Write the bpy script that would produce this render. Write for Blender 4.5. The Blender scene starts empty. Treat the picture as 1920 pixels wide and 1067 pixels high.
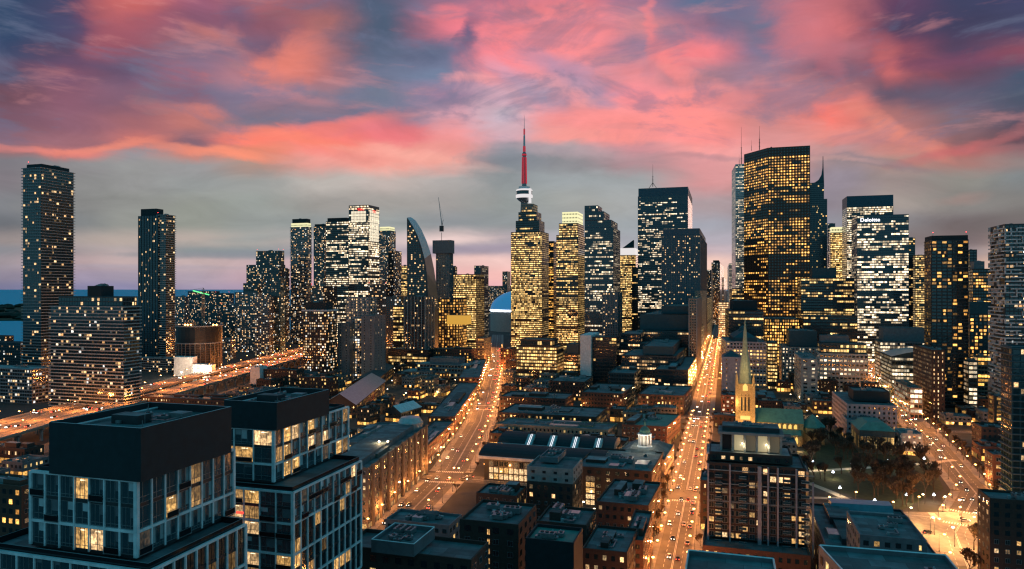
import bpy, math, random
from mathutils import Vector, Matrix
random.seed(7)
# ---------------------------------------------------------------- camera, sky, exposure
SC = bpy.context.scene
COL = SC.collection
F, HZ, H = 1333.0, 541.0, 117.0        # focal length and horizon of the 1920 px wide photograph, camera height (m)
VP = 1360.0                            # where the street grid vanishes
VPV = 960 - F * F / (VP - 960)
cam = bpy.data.cameras.new('camera'); camo = bpy.data.objects.new('camera', cam); COL.objects.link(camo)
camo.location = (0, 0, H); camo.rotation_euler = (math.pi / 2, 0, 0)
cam.sensor_width = 36; cam.lens = 36 * F / 1920; cam.shift_y = (HZ - 533.5) / 1920
cam.clip_start = 1; cam.clip_end = 90000
SC.camera = camo
SC.view_settings.view_transform = 'Standard'; SC.view_settings.look = 'None'
SC.view_settings.exposure = 0; SC.view_settings.gamma = 1
SC.render.film_transparent = False
try:
    SC.cycles.use_denoising = True; SC.cycles.denoiser = 'OPENIMAGEDENOISE'
except Exception: pass
SC.cycles.max_bounces = 4; SC.cycles.diffuse_bounces = 2; SC.cycles.glossy_bounces = 2
SC.cycles.transmission_bounces = 2; SC.cycles.sample_clamp_indirect = 4; SC.cycles.caustics_reflective = False
SC.cycles.pixel_filter_type = 'BLACKMAN_HARRIS'; SC.cycles.filter_width = 1.3

def lin(h):
    c = [int(h[i:i + 2], 16) / 255 for i in (0, 2, 4)]
    return tuple((x / 12.92 if x <= .04045 else ((x + .055) / 1.055) ** 2.4) for x in c) + (1,)

SKY = [  # twilight sky: elevation of the row (as in the photograph), colours by bearing
 (0,   '254468 4b4468 c65558 9a5470 a85c68 8c6076 4c5c78 966a86 c06880 d86c7c 987090 5a6c90 8a6c88 b85c68 5c3c60 363c60 3c4068'),
 (45,  '284468 50466c a84e5c 8c5470 905468 b8645e 485c78 f06a7c e87080 ff7880 d87c84 b07088 6a7090 cc6068 4f3c5e 3a3c60 404468'),
 (90,  '38446a 5c4664 984c60 986474 7a5c78 c46c68 566480 6c6c8c ff7480 ff8084 a87c98 f06c74 7a7090 a86070 a84858 584060 844860'),
 (135, '505070 6c4a6a 68506e a05c70 e07064 b86c70 68708c 6c7c9c f88490 d08ca0 e88088 a87888 9c7890 805c74 984c5c 744058 3c506c'),
 (180, '704858 88546a 845c74 845c74 98748a 94788a 707890 a0809f d8a4b4 a898b4 f87c84 f47c80 c47480 b46870 64546c 645870 445068'),
 (225, '7c5468 905c70 a46068 c06c66 8c7888 787088 8c809c dc9aa8 ccb4c4 f48888 ff847e ff7c78 d07c7c f06c60 a86668 806470 544e64'),
 (262, '8a6070 a06470 c86862 846070 fa6c50 fa6c5c ea6466 ee8888 d4a8b4 f89088 ff8880 ff8484 d88888 e48078 d07870 845c64 604858'),
 (282, '9c6868 d87068 989298 cc7868 e07858 f87c70 f48c80 ec8c84 a098a4 b09ea4 d08890 f89490 dc9494 c49090 d07c70 b85c5c 8c6068'),
 (305, '7c7880 8c888c 949494 989698 b08c80 f09488 f8a090 f09c90 848c94 8c8c92 b08890 d88c90 d89490 94848c b08880 a8706c 908080'),
 (340, '847c84 909090 949494 989c9c 9a9c9a b8b0aa c0b0aa b0aaa8 8c9498 98a0a4 9ca4a8 d48c90 c88c8c 908898 9a8c8c 8c8c88 7c8488'),
 (380, '7c7e84 848484 969894 949890 989e9a a09c98 a4a09c a09c9a 949c9c a0a4a2 a0a6a8 ac9ca4 9c8c94 848090 9c9490 848484 7c7c7c'),
 (420, '6c7078 7c8084 929490 949890 949a98 8e9698 98a0a0 8c9298 8c9498 9ca4a8 94a0a8 98a0b0 9498a8 8890a0 7c8088 68646c 706c70'),
 (452, '9c9090 a89c98 b8a8a0 b8a8a0 a8a4a0 b8acac ccb8b8 e4c8c4 b0a4ac b0b0bc 9ca4b0 a8a8b8 a0a0b0 8c909c 807c84 746c74 988480'),
 (470, '8c8c94 a09498 b4a4a4 8c9498 90989c b0a4ac b8a8b0 a098a8 a098a8 c8b8bc a4a8b4 c0b0bc b0acb8 a0a0ac 949098 908890 c8a898'),
 (490, 'a0949c b49ca0 c0a8a8 c4acac c4a8ac d0acb4 d8b4b8 eec2bc f0c4be ecc4bc d8b8bc f0c8bc c8b0b4 b0a0a8 a89898 b89c94 e0b8a0'),
 (520, '8c8498 9c90a8 a498ac b0a0b0 c0a0ac d8a8b0 e8b0b4 f4b6b4 f8bab4 f4bcb4 ecc0b8 ffd8b8 e8c8b0 d8b8a8 d0b4a8 d8b8a0 e8c8a8'),
 (541, '78789a 8480a4 8c88ac a094b0 b098b0 d0a4b4 e0a8b4 eaacb4 ecb0b4 ecb4b4 ecbcb8 ffd0b4 e8c8b0 d8b8a8 d0b4a8 d8b8a0 e0c0a8')]

FEATS = [  # bright and dark cloud strokes: bearing and height as seen in the photograph (px), half-lengths, tilt, colour, strength
 (1040,70,80,46,8,'ff7a7e',.8),(540,112,48,34,-10,'ee745c',.85),(395,76,62,9,22,'d87468',.7),(425,70,12,20,0,'d06860',.5),(1222,48,10,55,-8,'f87478',.8),(1265,102,50,14,38,'ff6f70',.9),(1345,148,75,10,22,'f28484',.7),
 (830,28,34,11,-6,'fa6e78',.9),(882,56,17,24,30,'485a80',.9),(815,92,28,15,0,'4e5e7c',.8),(905,143,36,9,10,'ff9a98',.8),(945,92,60,13,48,'f87480',.8),(1110,182,90,13,18,'f89090',.7),(1200,228,150,24,10,'ff8482',.75),
 (1330,222,60,40,0,'ff7f78',.75),(1145,180,22,15,10,'8c86a8',.8),(1058,128,62,15,22,'a890b4',.75),(1225,124,15,11,0,'a07890',.6),(1205,118,50,20,0,'f08086',.5),(980,150,50,12,40,'b8a8c8',.6),
 (60,282,80,6,2,'e67668',.85),(190,268,90,6,-7,'f07c60',.85),(330,272,95,6,5,'ea8068',.85),(440,286,70,6,8,'fa8058',.9),(640,236,105,12,-10,'f86a5c',.85),(560,262,95,9,10,'fc7456',.9),(725,252,60,16,8,'ec6670',.85),
 (760,296,120,7,7,'f8a090',.8),(680,300,70,8,8,'f08478',.7),(400,210,46,7,6,'dc7060',.8),(330,202,60,7,6,'c07474',.6),(100,135,90,9,6,'8c4e60',.6),(230,10,60,22,0,'d05a55',.8),(190,70,26,24,0,'a84c58',.6),
 (1660,106,26,34,-20,'cc5a5c',.9),(1672,124,16,10,0,'d85c58',.8),(1558,224,22,12,15,'ff685a',.95),(1604,206,30,20,0,'ee7064',.85),(1470,182,70,24,-4,'dc7878',.6),(1690,252,85,10,26,'e87c68',.8),(1790,284,90,7,-14,'c45c60',.85),(1890,256,60,6,-24,'a86068',.7),
 (1500,50,50,46,0,'dc6870',.75),(1556,110,15,44,-10,'bc6070',.7),(1780,112,140,9,-5,'7c4060',.8),(1885,92,60,7,-9,'8c4058',.8),(1860,150,110,22,-5,'445470',.7),(1740,60,110,40,0,'403a5c',.6),(1370,30,50,20,-40,'506890',.6),
 (700,40,110,34,0,'4a5a74',.6),(660,92,70,26,0,'586480',.5),(30,40,110,60,0,'24446a',.6),(430,30,26,24,0,'5c587c',.6),(955,302,70,11,0,'808894',.8),(890,318,60,5,4,'c8b8b4',.5),(1085,288,110,7,3,'a8969e',.6),
 (1625,306,90,6,8,'7c7888',.75),(1570,300,70,4,6,'d8a098',.6),(1330,296,90,4,2,'a87c88',.7),(1800,372,46,8,-4,'b08c86',.6),(460,476,150,5,-1,'848c98',.8),(890,470,110,6,-1,'a294a8',.8),(850,452,70,4,-3,'f0d0cc',.7),
 (1800,428,150,16,-10,'686468',.6),(520,444,200,5,-4,'949c9c',.6),(300,478,60,3,0,'8c9098',.6),(250,500,200,3,0,'a49cac',.6),(230,300,120,8,-4,'989898',.6),(200,380,160,10,-3,'8e8e8e',.5),(560,180,50,6,8,'c87c84',.6),(700,190,60,16,20,'6c7890',.5)]
def add_feats(N, L, math_, mr, mix, s, t, col, brk):
    for px, py, rx, ry, an, c, st in FEATS:
        a = math.radians(an); ca, sa = math.cos(a), -math.sin(a); sx, ty = (px - 960) / F, (HZ - py) / F; RX, RY = rx * 1.75 / F, ry * 2.1 / F
        u = math_('MULTIPLY_ADD', t, sa / RX, math_('MULTIPLY_ADD', s, ca / RX, -(sx * ca + ty * sa) / RX))
        v = math_('MULTIPLY_ADD', t, ca / RY, math_('MULTIPLY_ADD', s, -sa / RY, (sx * sa - ty * ca) / RY))
        d = math_('MULTIPLY_ADD', u, u, math_('MULTIPLY', v, v))
        f = mr(math_('MULTIPLY', d, brk), 1.0, 0.0, False, 0.0, st)
        col = mix(math_('POWER', f, 1.6), col, lin(c))
    return col

def make_world():
    w = bpy.data.worlds.new('World'); SC.world = w; w.use_nodes = True
    nt = w.node_tree; N, L = nt.nodes, nt.links; N.clear()
    def math_(op, a, b=None, c=None, clamp=False):
        n = N.new('ShaderNodeMath'); n.operation = op; n.use_clamp = clamp
        for i, v in enumerate((a, b, c)):
            if v is None: continue
            if isinstance(v, (int, float)): n.inputs[i].default_value = v
            else: L.new(v, n.inputs[i])
        return n.outputs[0]
    def mr(v, a, b, smooth=True, lo=0.0, hi=1.0):
        n = N.new('ShaderNodeMapRange'); n.clamp = True
        n.interpolation_type = 'SMOOTHSTEP' if smooth else 'LINEAR'
        L.new(v, n.inputs[0]); n.inputs[1].default_value = a; n.inputs[2].default_value = b
        n.inputs[3].default_value = lo; n.inputs[4].default_value = hi
        return n.outputs[0]
    def mix(f, a, b):
        n = N.new('ShaderNodeMix'); n.data_type = 'RGBA'
        if isinstance(f, (int, float)): n.inputs[0].default_value = f
        else: L.new(f, n.inputs[0])
        for i, v in ((6, a), (7, b)):
            if isinstance(v, tuple): n.inputs[i].default_value = v
            else: L.new(v, n.inputs[i])
        return n.outputs[2]
    tc = N.new('ShaderNodeTexCoord'); sep = N.new('ShaderNodeSeparateXYZ'); L.new(tc.outputs['Generated'], sep.inputs[0])
    x, y, z = sep.outputs
    yc = math_('MAXIMUM', y, .15)
    s = math_('DIVIDE', x, yc); t = math_('DIVIDE', z, yc)
    def noise(scale, detail, rough, sx, sy, sz, dist=0.0):
        m = N.new('ShaderNodeMapping'); m.inputs['Scale'].default_value = (sx, sy, sz); L.new(tc.outputs['Generated'], m.inputs[0])
        n = N.new('ShaderNodeTexNoise'); n.inputs['Scale'].default_value = scale; n.inputs['Detail'].default_value = detail
        n.inputs['Roughness'].default_value = rough; n.inputs['Distortion'].default_value = dist; L.new(m.outputs[0], n.inputs[0])
        return n
    n1 = noise(4.5, 6, .52, 1, 1, 2.2, .4); sp = N.new('ShaderNodeSeparateColor'); L.new(n1.outputs['Color'], sp.inputs[0])
    amp = mr(t, 0.03, 0.22, True, 0.25, 1.0)
    n3 = noise(16, 5, .6, 1, 1, 2.0, .6); sq = N.new('ShaderNodeSeparateColor'); L.new(n3.outputs['Color'], sq.inputs[0])
    s0 = math_('MULTIPLY_ADD', math_('MULTIPLY', math_('SUBTRACT', sp.outputs[0], .5), amp), .10, s)
    t0 = math_('MULTIPLY_ADD', math_('MULTIPLY', math_('SUBTRACT', sp.outputs[1], .5), amp), .045, t)
    s = math_('MULTIPLY_ADD', math_('SUBTRACT', sq.outputs[0], .5), .05, s0)
    t = math_('MULTIPLY_ADD', math_('MULTIPLY', math_('SUBTRACT', sq.outputs[1], .5), amp), .022, t0)
    fac = mr(s, -.72 , .72, False)
    col = None; prev = None
    rows = SKY[::-1]
    for k, (yy, cols) in enumerate(rows):
        r = N.new('ShaderNodeValToRGB'); r.color_ramp.interpolation = 'EASE'
        el = r.color_ramp.elements; cs = cols.split()
        while len(el) < len(cs): el.new(.5)
        for i, c in enumerate(cs):
            el[i].position = i / (len(cs) - 1); el[i].color = lin(c)
        L.new(fac, r.inputs[0]); tt = (HZ - yy) / F
        col = r.outputs[0] if col is None else mix(mr(t, prev, tt), col, r.outputs[0])
        prev = tt
    brk = mr(n3.outputs['Fac'], .3, .7, False, 1.5, .6)
    col = add_feats(N, L, math_, mr, mix, s, t, col, brk)
    n4 = noise(7, 8, .60, 1.0, 1, 2.4, .7); n5 = noise(12, 7, .58, .7, 1, 3.4, .35)
    hi = mr(t, .17, .24)
    m4 = math_('MULTIPLY', mr(n4.outputs['Fac'], .50, .66, True, 0, .52), hi)
    col = mix(m4, col, (.14, .17, .29, 1))
    m5 = math_('MULTIPLY', mr(n5.outputs['Fac'], .55, .72, True, 0, .28), hi)
    col = mix(m5, col, (.80, .27, .26, 1))
    m6 = math_('MULTIPLY', mr(n5.outputs['Fac'], .28, .42, True, .14, 0), mr(t, .03, .08))
    col = mix(m6, col, (.20, .22, .26, 1))
    # wisps: brighter and darker strands
    n2 = noise(9, 7, .6, 1, 1, 3.2, .8)
    strand = mr(n2.outputs['Fac'], .25, .75, False, .86, 1.12)
    vm = N.new('ShaderNodeVectorMath'); vm.operation = 'SCALE'; L.new(col, vm.inputs[0]); L.new(strand, vm.inputs['Scale'])
    front = vm.outputs[0]
    hs = N.new('ShaderNodeHueSaturation'); hs.inputs['Saturation'].default_value = .91; L.new(front, hs.inputs['Color']); front = hs.outputs[0]
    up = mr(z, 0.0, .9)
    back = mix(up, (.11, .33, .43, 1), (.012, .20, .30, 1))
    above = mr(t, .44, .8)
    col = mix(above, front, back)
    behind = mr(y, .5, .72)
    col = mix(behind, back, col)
    # faint physical twilight underneath
    sk = N.new('ShaderNodeTexSky'); sk.sky_type = 'NISHITA'; sk.sun_disc = False
    sk.sun_elevation = math.radians(1.0); sk.sun_rotation = math.radians(20); sk.altitude = 120
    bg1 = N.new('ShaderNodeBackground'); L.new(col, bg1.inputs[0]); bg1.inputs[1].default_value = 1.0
    bg2 = N.new('ShaderNodeBackground'); L.new(sk.outputs[0], bg2.inputs[0]); bg2.inputs[1].default_value = 0.004
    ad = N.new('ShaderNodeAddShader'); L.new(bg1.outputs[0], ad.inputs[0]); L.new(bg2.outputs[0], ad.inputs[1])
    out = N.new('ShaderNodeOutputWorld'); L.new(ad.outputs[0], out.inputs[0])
    w.cycles.sampling_method = 'MANUAL'; w.cycles.sample_map_resolution = 512
make_world()
sl = bpy.data.lights.new('sun', 'SUN'); sl.energy = 0.10; sl.angle = math.radians(12); sl.color = (1, .62, .5)
slo = bpy.data.objects.new('sun', sl); COL.objects.link(slo)
slo.rotation_euler = (math.radians(-86), 0, math.radians(-20))   # low afterglow straight ahead and a little to the right

# ---------------------------------------------------------------- materials
A0 = math.atan(400 / 1333)
def mat(name, col, rough=.7, metal=0.0, vary=.25, scale=.4, emit=None, estr=0.0, spec=.5, bands=None):
    m = bpy.data.materials.new(name); m.use_nodes = True
    nt = m.node_tree; b = nt.nodes['Principled BSDF']; L = nt.links
    b.inputs['Roughness'].default_value = rough; b.inputs['Metallic'].default_value = metal
    b.inputs['Specular IOR Level'].default_value = spec
    c = tuple(col) + (1,)
    if vary > 0:
        g = nt.nodes.new('ShaderNodeNewGeometry')
        n = nt.nodes.new('ShaderNodeTexNoise'); n.inputs['Scale'].default_value = scale; n.inputs['Detail'].default_value = 6
        n.inputs['Roughness'].default_value = .65
        L.new(g.outputs['Position'], n.inputs[0])
        r = nt.nodes.new('ShaderNodeMapRange'); r.inputs[1].default_value = .3; r.inputs[2].default_value = .7
        r.inputs[3].default_value = 1 - vary; r.inputs[4].default_value = 1 + vary
        L.new(n.outputs['Fac'], r.inputs[0])
        vm = nt.nodes.new('ShaderNodeVectorMath'); vm.operation = 'SCALE'; vm.inputs[0].default_value = c[:3]
        L.new(r.outputs[0], vm.inputs['Scale'])
        last = vm.outputs[0]
        if name.startswith('roof_') and name != 'roof_copper':
            bk = nt.nodes.new('ShaderNodeTexBrick'); mp = nt.nodes.new('ShaderNodeMapping'); mp.inputs['Rotation'].default_value = (0, 0, A0); L.new(g.outputs['Position'], mp.inputs[0]); L.new(mp.outputs[0], bk.inputs['Vector'])
            for k_, v_ in (('Scale', .22), ('Mortar Size', .012), ('Brick Width', 1.6), ('Row Height', .8), ('Bias', -.2)): bk.inputs[k_].default_value = v_
            bk.inputs['Color1'].default_value = (.62, .62, .62, 1); bk.inputs['Color2'].default_value = (1.3, 1.3, 1.3, 1); bk.inputs['Mortar'].default_value = (.35, .35, .35, 1)
            v2 = nt.nodes.new('ShaderNodeVectorMath'); v2.operation = 'MULTIPLY'; L.new(last, v2.inputs[0]); L.new(bk.outputs['Color'], v2.inputs[1]); last = v2.outputs[0]
        L.new(last, b.inputs['Base Color'])
        if bands:
            pass
    else:
        b.inputs['Base Color'].default_value = c
    if emit:
        b.inputs['Emission Color'].default_value = tuple(emit) + (1,); b.inputs['Emission Strength'].default_value = estr
        m.cycles.emission_sampling = 'NONE'
    return m

def facade_glass(name='facade_glass', base=(.010, .024, .031, 1), sp=.6):
    """glass panes; the face attribute `lit` holds the lamp light of the room behind, if any"""
    m = bpy.data.materials.new(name); m.use_nodes = True
    nt = m.node_tree; b = nt.nodes['Principled BSDF']; L = nt.links
    b.inputs['Base Color'].default_value = base; b.inputs['Roughness'].default_value = .12
    b.inputs['Specular IOR Level'].default_value = sp; b.inputs['IOR'].default_value = 1.7
    a = nt.nodes.new('ShaderNodeAttribute'); a.attribute_name = 'lit'
    g = nt.nodes.new('ShaderNodeNewGeometry')
    n = nt.nodes.new('ShaderNodeTexNoise'); n.inputs['Scale'].default_value = 1.1; n.inputs['Detail'].default_value = 2
    L.new(g.outputs['Position'], n.inputs[0])
    r = nt.nodes.new('ShaderNodeMapRange'); r.inputs[1].default_value = .35; r.inputs[2].default_value = .65
    r.inputs[3].default_value = .55; r.inputs[4].default_value = 1.35; L.new(n.outputs['Fac'], r.inputs[0])
    mp = nt.nodes.new('ShaderNodeMapping'); mp.inputs['Scale'].default_value = (3.4, 3.4, 1.5); L.new(g.outputs['Position'], mp.inputs[0])
    n3 = nt.nodes.new('ShaderNodeTexNoise'); n3.inputs['Scale'].default_value = 1; n3.inputs['Detail'].default_value = 4; L.new(mp.outputs[0], n3.inputs[0])
    r3 = nt.nodes.new('ShaderNodeMapRange'); r3.inputs[1].default_value = .38; r3.inputs[2].default_value = .62; r3.inputs[3].default_value = .45; r3.inputs[4].default_value = 1.3; L.new(n3.outputs['Fac'], r3.inputs[0])
    mu = nt.nodes.new('ShaderNodeMath'); mu.operation = 'MULTIPLY'; L.new(r.outputs[0], mu.inputs[0]); L.new(r3.outputs[0], mu.inputs[1])
    L.new(a.outputs['Color'], b.inputs['Emission Color']); L.new(mu.outputs[0], b.inputs['Emission Strength'])
    # slightly uneven glazing
    n2 = nt.nodes.new('ShaderNodeTexNoise'); n2.inputs['Scale'].default_value = .35; L.new(g.outputs['Position'], n2.inputs[0])
    bp = nt.nodes.new('ShaderNodeBump'); bp.inputs['Strength'].default_value = .25; bp.inputs['Distance'].default_value = .25
    L.new(n2.outputs['Fac'], bp.inputs['Height']); L.new(bp.outputs[0], b.inputs['Normal'])
    m.cycles.emission_sampling = 'NONE'
    return m

M = {}
M['glass'] = facade_glass()
M['near_glass'] = facade_glass('near_glass', (.022, .062, .078, 1), 1.0)
def MM(k, *a, **kw): M[k] = mat(k, *a, **kw)
MM('w_black', (.012, .014, .017), .4)
MM('w_dark', (.03, .034, .04), .4)
MM('w_brown', (.045, .03, .022), .6)
MM('w_teal', (.02, .06, .075), .5, .1)
MM('w_blue', (.035, .08, .115), .5, .1)
MM('w_grey', (.13, .14, .155), .6)
MM('w_concrete', (.26, .26, .26), .8)
MM('w_tan', (.26, .2, .15), .8)
MM('w_pale', (.42, .40, .38), .8)
MM('w_white', (.62, .63, .64), .6)
MM('w_lilac', (.33, .28, .3), .8)
MM('w_brick', (.12, .05, .034), .85, scale=1.5)
MM('w_brickd', (.055, .032, .026), .85, scale=1.5)
MM('spire', (.30, .34, .24), .7, scale=.5)
MM('w_darktan', (.15, .125, .105), .85, scale=1)
MM('w_stone', (.40, .27, .13), .85, scale=1.3, vary=.5)
MM('w_silver', (.42, .43, .43), .35, .6)
MM('slab_l', (.30, .32, .33), .7); MM('slab_d', (.10, .115, .125), .7); MM('slab_w', (.5, .52, .54), .7)
MM('roof_d', (.07, .08, .085), .8, scale=.25, vary=.45)
MM('roof_t', (.12, .15, .16), .75, scale=.2, vary=.4)
MM('roof_l', (.24, .27, .29), .7, scale=.2, vary=.3)
MM('roof_copper', (.07, .20, .17), .7, scale=.3)
MM('metal', (.25, .26, .27), .45, .6); MM('metal_d', (.04, .045, .05), .5, .4)
MM('panel_black', (.006, .018, .024), .75, 0, vary=.3, scale=.6)
MM('paint_white', (.75, .76, .78), .45)
MM('asphalt', (.08, .074, .07), .75, vary=.35, scale=.15)
MM('pavement', (.20, .19, .18), .85, vary=.3, scale=.3)
MM('ground', (.035, .035, .034), .95, vary=.5, scale=.05)
MM('marking', (.7, .7, .66), .7, vary=.15)
MM('grass', (.030, .042, .016), .95, vary=.5, scale=.25)
MM('skyglass', (.05, .27, .35), .3, vary=.2)
MM('path', (.45, .40, .32), .9, vary=.2)
MM('bark', (.045, .035, .028), .95, vary=.3, scale=3)
MM('twig', (.085, .06, .045), .95, vary=.3, scale=3)
MM('tyre', (.02, .02, .02), .9, vary=0)
MM('car_glass', (.01, .012, .015), .08, vary=0)
def E(k, c, s): M[k] = mat(k, (.1, .1, .1), .5, vary=0, emit=c, estr=s)
E('lamp_orange', (1, .42, .10), 16); E('lamp_white', (.75, .85, 1), 9); E('lamp_warm', (1, .72, .4), 14)
E('headlight', (1, .9, .75), 13); E('taillight', (1, .06, .03), 12); E('beacon', (1, .05, .05), 8)
E('red_glow', (1, .0, .03), .45); E('pink_glow', (1, .25, .5), 3); E('violet_glow', (.35, .15, .9), 1.3)
E('white_glow', (1, .93, .92), .8); E('gold_glow', (1, .52, .06), .65); E('lantern', (1, .86, .62), .95); E('green_glow', (.15, 1, .3), 1.6)
E('crown_glow', (1, .93, .5), 1.0); E('blue_glow', (.04, .36, .80), .42); E('sign_red', (1, .05, .03), 2.2); E('sign_white', (.95, .95, 1), 1.9)
E('room_glow', (1, .80, .42), .32); E('room_dim', (1, .75, .4), .07)
E('church_glow', (1, .62, .14), 1.1)
CARC = []
for i, c in enumerate([(.02, .02, .022), (.45, .46, .48), (.2, .21, .22), (.6, .6, .6), (.25, .03, .025), (.03, .06, .15)]):
    MM('car_paint_%d' % i, c, .3, .4, vary=0); CARC.append('car_paint_%d' % i)

# ---------------------------------------------------------------- geometry helpers
def P(px, Y): return ((px - 960) / F * Y, Y)
def ZA(py, Y): return H + (HZ - py) / F * Y
def hyp(a): return math.hypot(a[0], a[1])
def sub(a, b): return (a[0] - b[0], a[1] - b[1])
def add(a, b, k=1.0): return (a[0] + b[0] * k, a[1] + b[1] * k)
def norm(a):
    l = hyp(a) or 1; return (a[0] / l, a[1] / l)
A_ = math.atan((VP - 960) / F)
U = (math.sin(A_), math.cos(A_)); V = (math.cos(A_), -math.sin(A_))

class MB:
    def __init__(s): s.v, s.f, s.m, s.c, s.mats = [], [], [], [], []
    def mi(s, k):
        if k not in s.mats: s.mats.append(k)
        return s.mats.index(k)
    def face(s, pts, k, lit=(0, 0, 0)):
        b = len(s.v); s.v += pts; s.f.append(tuple(range(b, b + len(pts)))); s.m.append(s.mi(k)); s.c.append(lit)
    def prism(s, poly, z0, z1, side, top=None, bottom=False):
        if area(poly) < 0: poly = poly[::-1]
        n = len(poly)
        for i in range(n):
            a, b = poly[i], poly[(i + 1) % n]
            s.face([(a[0], a[1], z0), (b[0], b[1], z0), (b[0], b[1], z1), (a[0], a[1], z1)], side)
        s.face([(p[0], p[1], z1) for p in poly], top or side)
        if bottom: s.face([(p[0], p[1], z0) for p in poly[::-1]], side)
    def loft(s, p0, z0, p1, z1, k, top=True):
        n = len(p0)
        for i in range(n):
            j = (i + 1) % n
            s.face([(*p0[i], z0), (*p0[j], z0), (*p1[j], z1), (*p1[i], z1)], k)
        if top: s.face([(*p, z1) for p in p1], k)
    def box(s, c, d, ang, z0, z1, k, top=None):
        ca, sa = math.cos(ang), math.sin(ang)
        pts = []
        for sx, sy in ((-1, -1), (1, -1), (1, 1), (-1, 1)):
            x, y = sx * d[0] / 2, sy * d[1] / 2
            pts.append((c[0] + x * ca - y * sa, c[1] + x * sa + y * ca))
        s.prism(pts, z0, z1, k, top, True)
    def bar(s, a, b, r, k, n=5, r2=None):
        a, b = Vector(a), Vector(b); d = (b - a); L_ = d.length
        if L_ < 1e-6: return
        d /= L_; t = d.cross(Vector((0, 0, 1)) if abs(d.z) < .9 else Vector((1, 0, 0))).normalized(); q = d.cross(t)
        r2 = r if r2 is None else r2
        R0 = [tuple(a + (t * math.cos(2 * math.pi * i / n) + q * math.sin(2 * math.pi * i / n)) * r) for i in range(n)]
        R1 = [tuple(b + (t * math.cos(2 * math.pi * i / n) + q * math.sin(2 * math.pi * i / n)) * r2) for i in range(n)]
        for i in range(n):
            j = (i + 1) % n; s.face([R0[j], R0[i], R1[i], R1[j]], k)
        s.face(R0, k); s.face(R1[::-1], k)
    def lathe(s, c, prof, k, n=16):
        for (r0, z0), (r1, z1) in zip(prof, prof[1:]):
            for i in range(n):
                a, b = 2 * math.pi * i / n, 2 * math.pi * (i + 1) / n
                q = [(c[0] + r0 * math.cos(a), c[1] + r0 * math.sin(a), z0), (c[0] + r0 * math.cos(b), c[1] + r0 * math.sin(b), z0),
                     (c[0] + r1 * math.cos(b), c[1] + r1 * math.sin(b), z1), (c[0] + r1 * math.cos(a), c[1] + r1 * math.sin(a), z1)]
                if r1 < 1e-4: q = q[:3]
                elif r0 < 1e-4: q = [q[0], q[2], q[3]]
                s.face(q, k)
    def mesh(s, name, org=(0, 0, 0)):
        me = bpy.data.meshes.new(name)
        ox, oy, oz = org
        me.from_pydata([(x - ox, y - oy, z - oz) for x, y, z in s.v], [], s.f)
        for k in s.mats: me.materials.append(M[k])
        me.polygons.foreach_set('material_index', s.m)
        if any(c != (0, 0, 0) for c in s.c):
            at = me.attributes.new('lit', 'FLOAT_COLOR', 'FACE')
            fl = []
            for c in s.c: fl += [c[0], c[1], c[2], 1.0]
            at.data.foreach_set('color', fl)
        me.update()
        return me
    def build(s, name, parent=None):
        if not s.f: return None
        org = tuple(parent.matrix_basis.translation) if parent else (0, 0, 0)
        if parent and parent.parent: org = tuple(Vector(org) + parent.parent.location)
        o = bpy.data.objects.new(name, s.mesh(name, org)); COL.objects.link(o)
        if parent: o.parent = parent
        return o

def area(p): return .5 * sum(p[i][0] * p[(i + 1) % len(p)][1] - p[(i + 1) % len(p)][0] * p[i][1] for i in range(len(p)))
def cen(p): return (sum(q[0] for q in p) / len(p), sum(q[1] for q in p) / len(p))
def inset(p, d):
    """offset every side of a convex polygon inwards by d (outwards when negative)"""
    if area(p) < 0: p = p[::-1]
    n = len(p); out = []
    for i in range(n):
        a, b, c = p[i - 1], p[i], p[(i + 1) % n]
        d1, d2 = norm(sub(b, a)), norm(sub(c, b))
        n1, n2 = (-d1[1], d1[0]), (-d2[1], d2[0])
        k = 1 + n1[0] * n2[0] + n1[1] * n2[1]
        if k < .2: k = .2
        out.append((b[0] + (n1[0] + n2[0]) * d / k, b[1] + (n1[1] + n2[1]) * d / k))
    return out
def tag(o, label=None, cat=None, group=None, kind=None):
    if label: o['label'] = label
    if cat: o['category'] = cat
    if group: o['group'] = group
    if kind: o['kind'] = kind
    return o
def empty(name, loc, rz=0):
    o = bpy.data.objects.new(name, None); COL.objects.link(o); o.location = loc; o.rotation_euler = (0, 0, rz); o.empty_display_size = .5
    return o
def structure(name, mb): return tag(mb.build(name), kind='structure')

def T(xl, xc, xr, Y, kmax=1.2, dep=None):
    """footprint from the pixel columns of its corners at depth Y, aligned with the street grid"""
    C = P(xc, Y)
    if dep:                                  # only the front is seen: C .. xr (or xl .. C), depth along the street
        R = P(xr, Y * (xc - VPV) / (xr - VPV))
        return [C, R, add(R, U, dep), add(C, U, dep)]
    if xc < VP:
        L_ = P(xl, Y * (xc - VPV) / (xl - VPV))
        k = min((VP - xc) / max(VP - xr, 1), kmax); R = P(xr, Y * k)
        if hyp(sub(R, C)) < 14: R = add(C, norm(sub(R, C)), 14)
        return [L_, C, R, add(L_, sub(R, C))]
    R = P(xr, Y * (xc - VPV) / (xr - VPV))
    k = min((xc - VP) / max(xl - VP, 1), kmax); L_ = P(xl, Y * k)
    if hyp(sub(L_, C)) < 14: L_ = add(C, norm(sub(L_, C)), 14)
    return [C, R, add(R, sub(L_, C)), L_]

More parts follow.
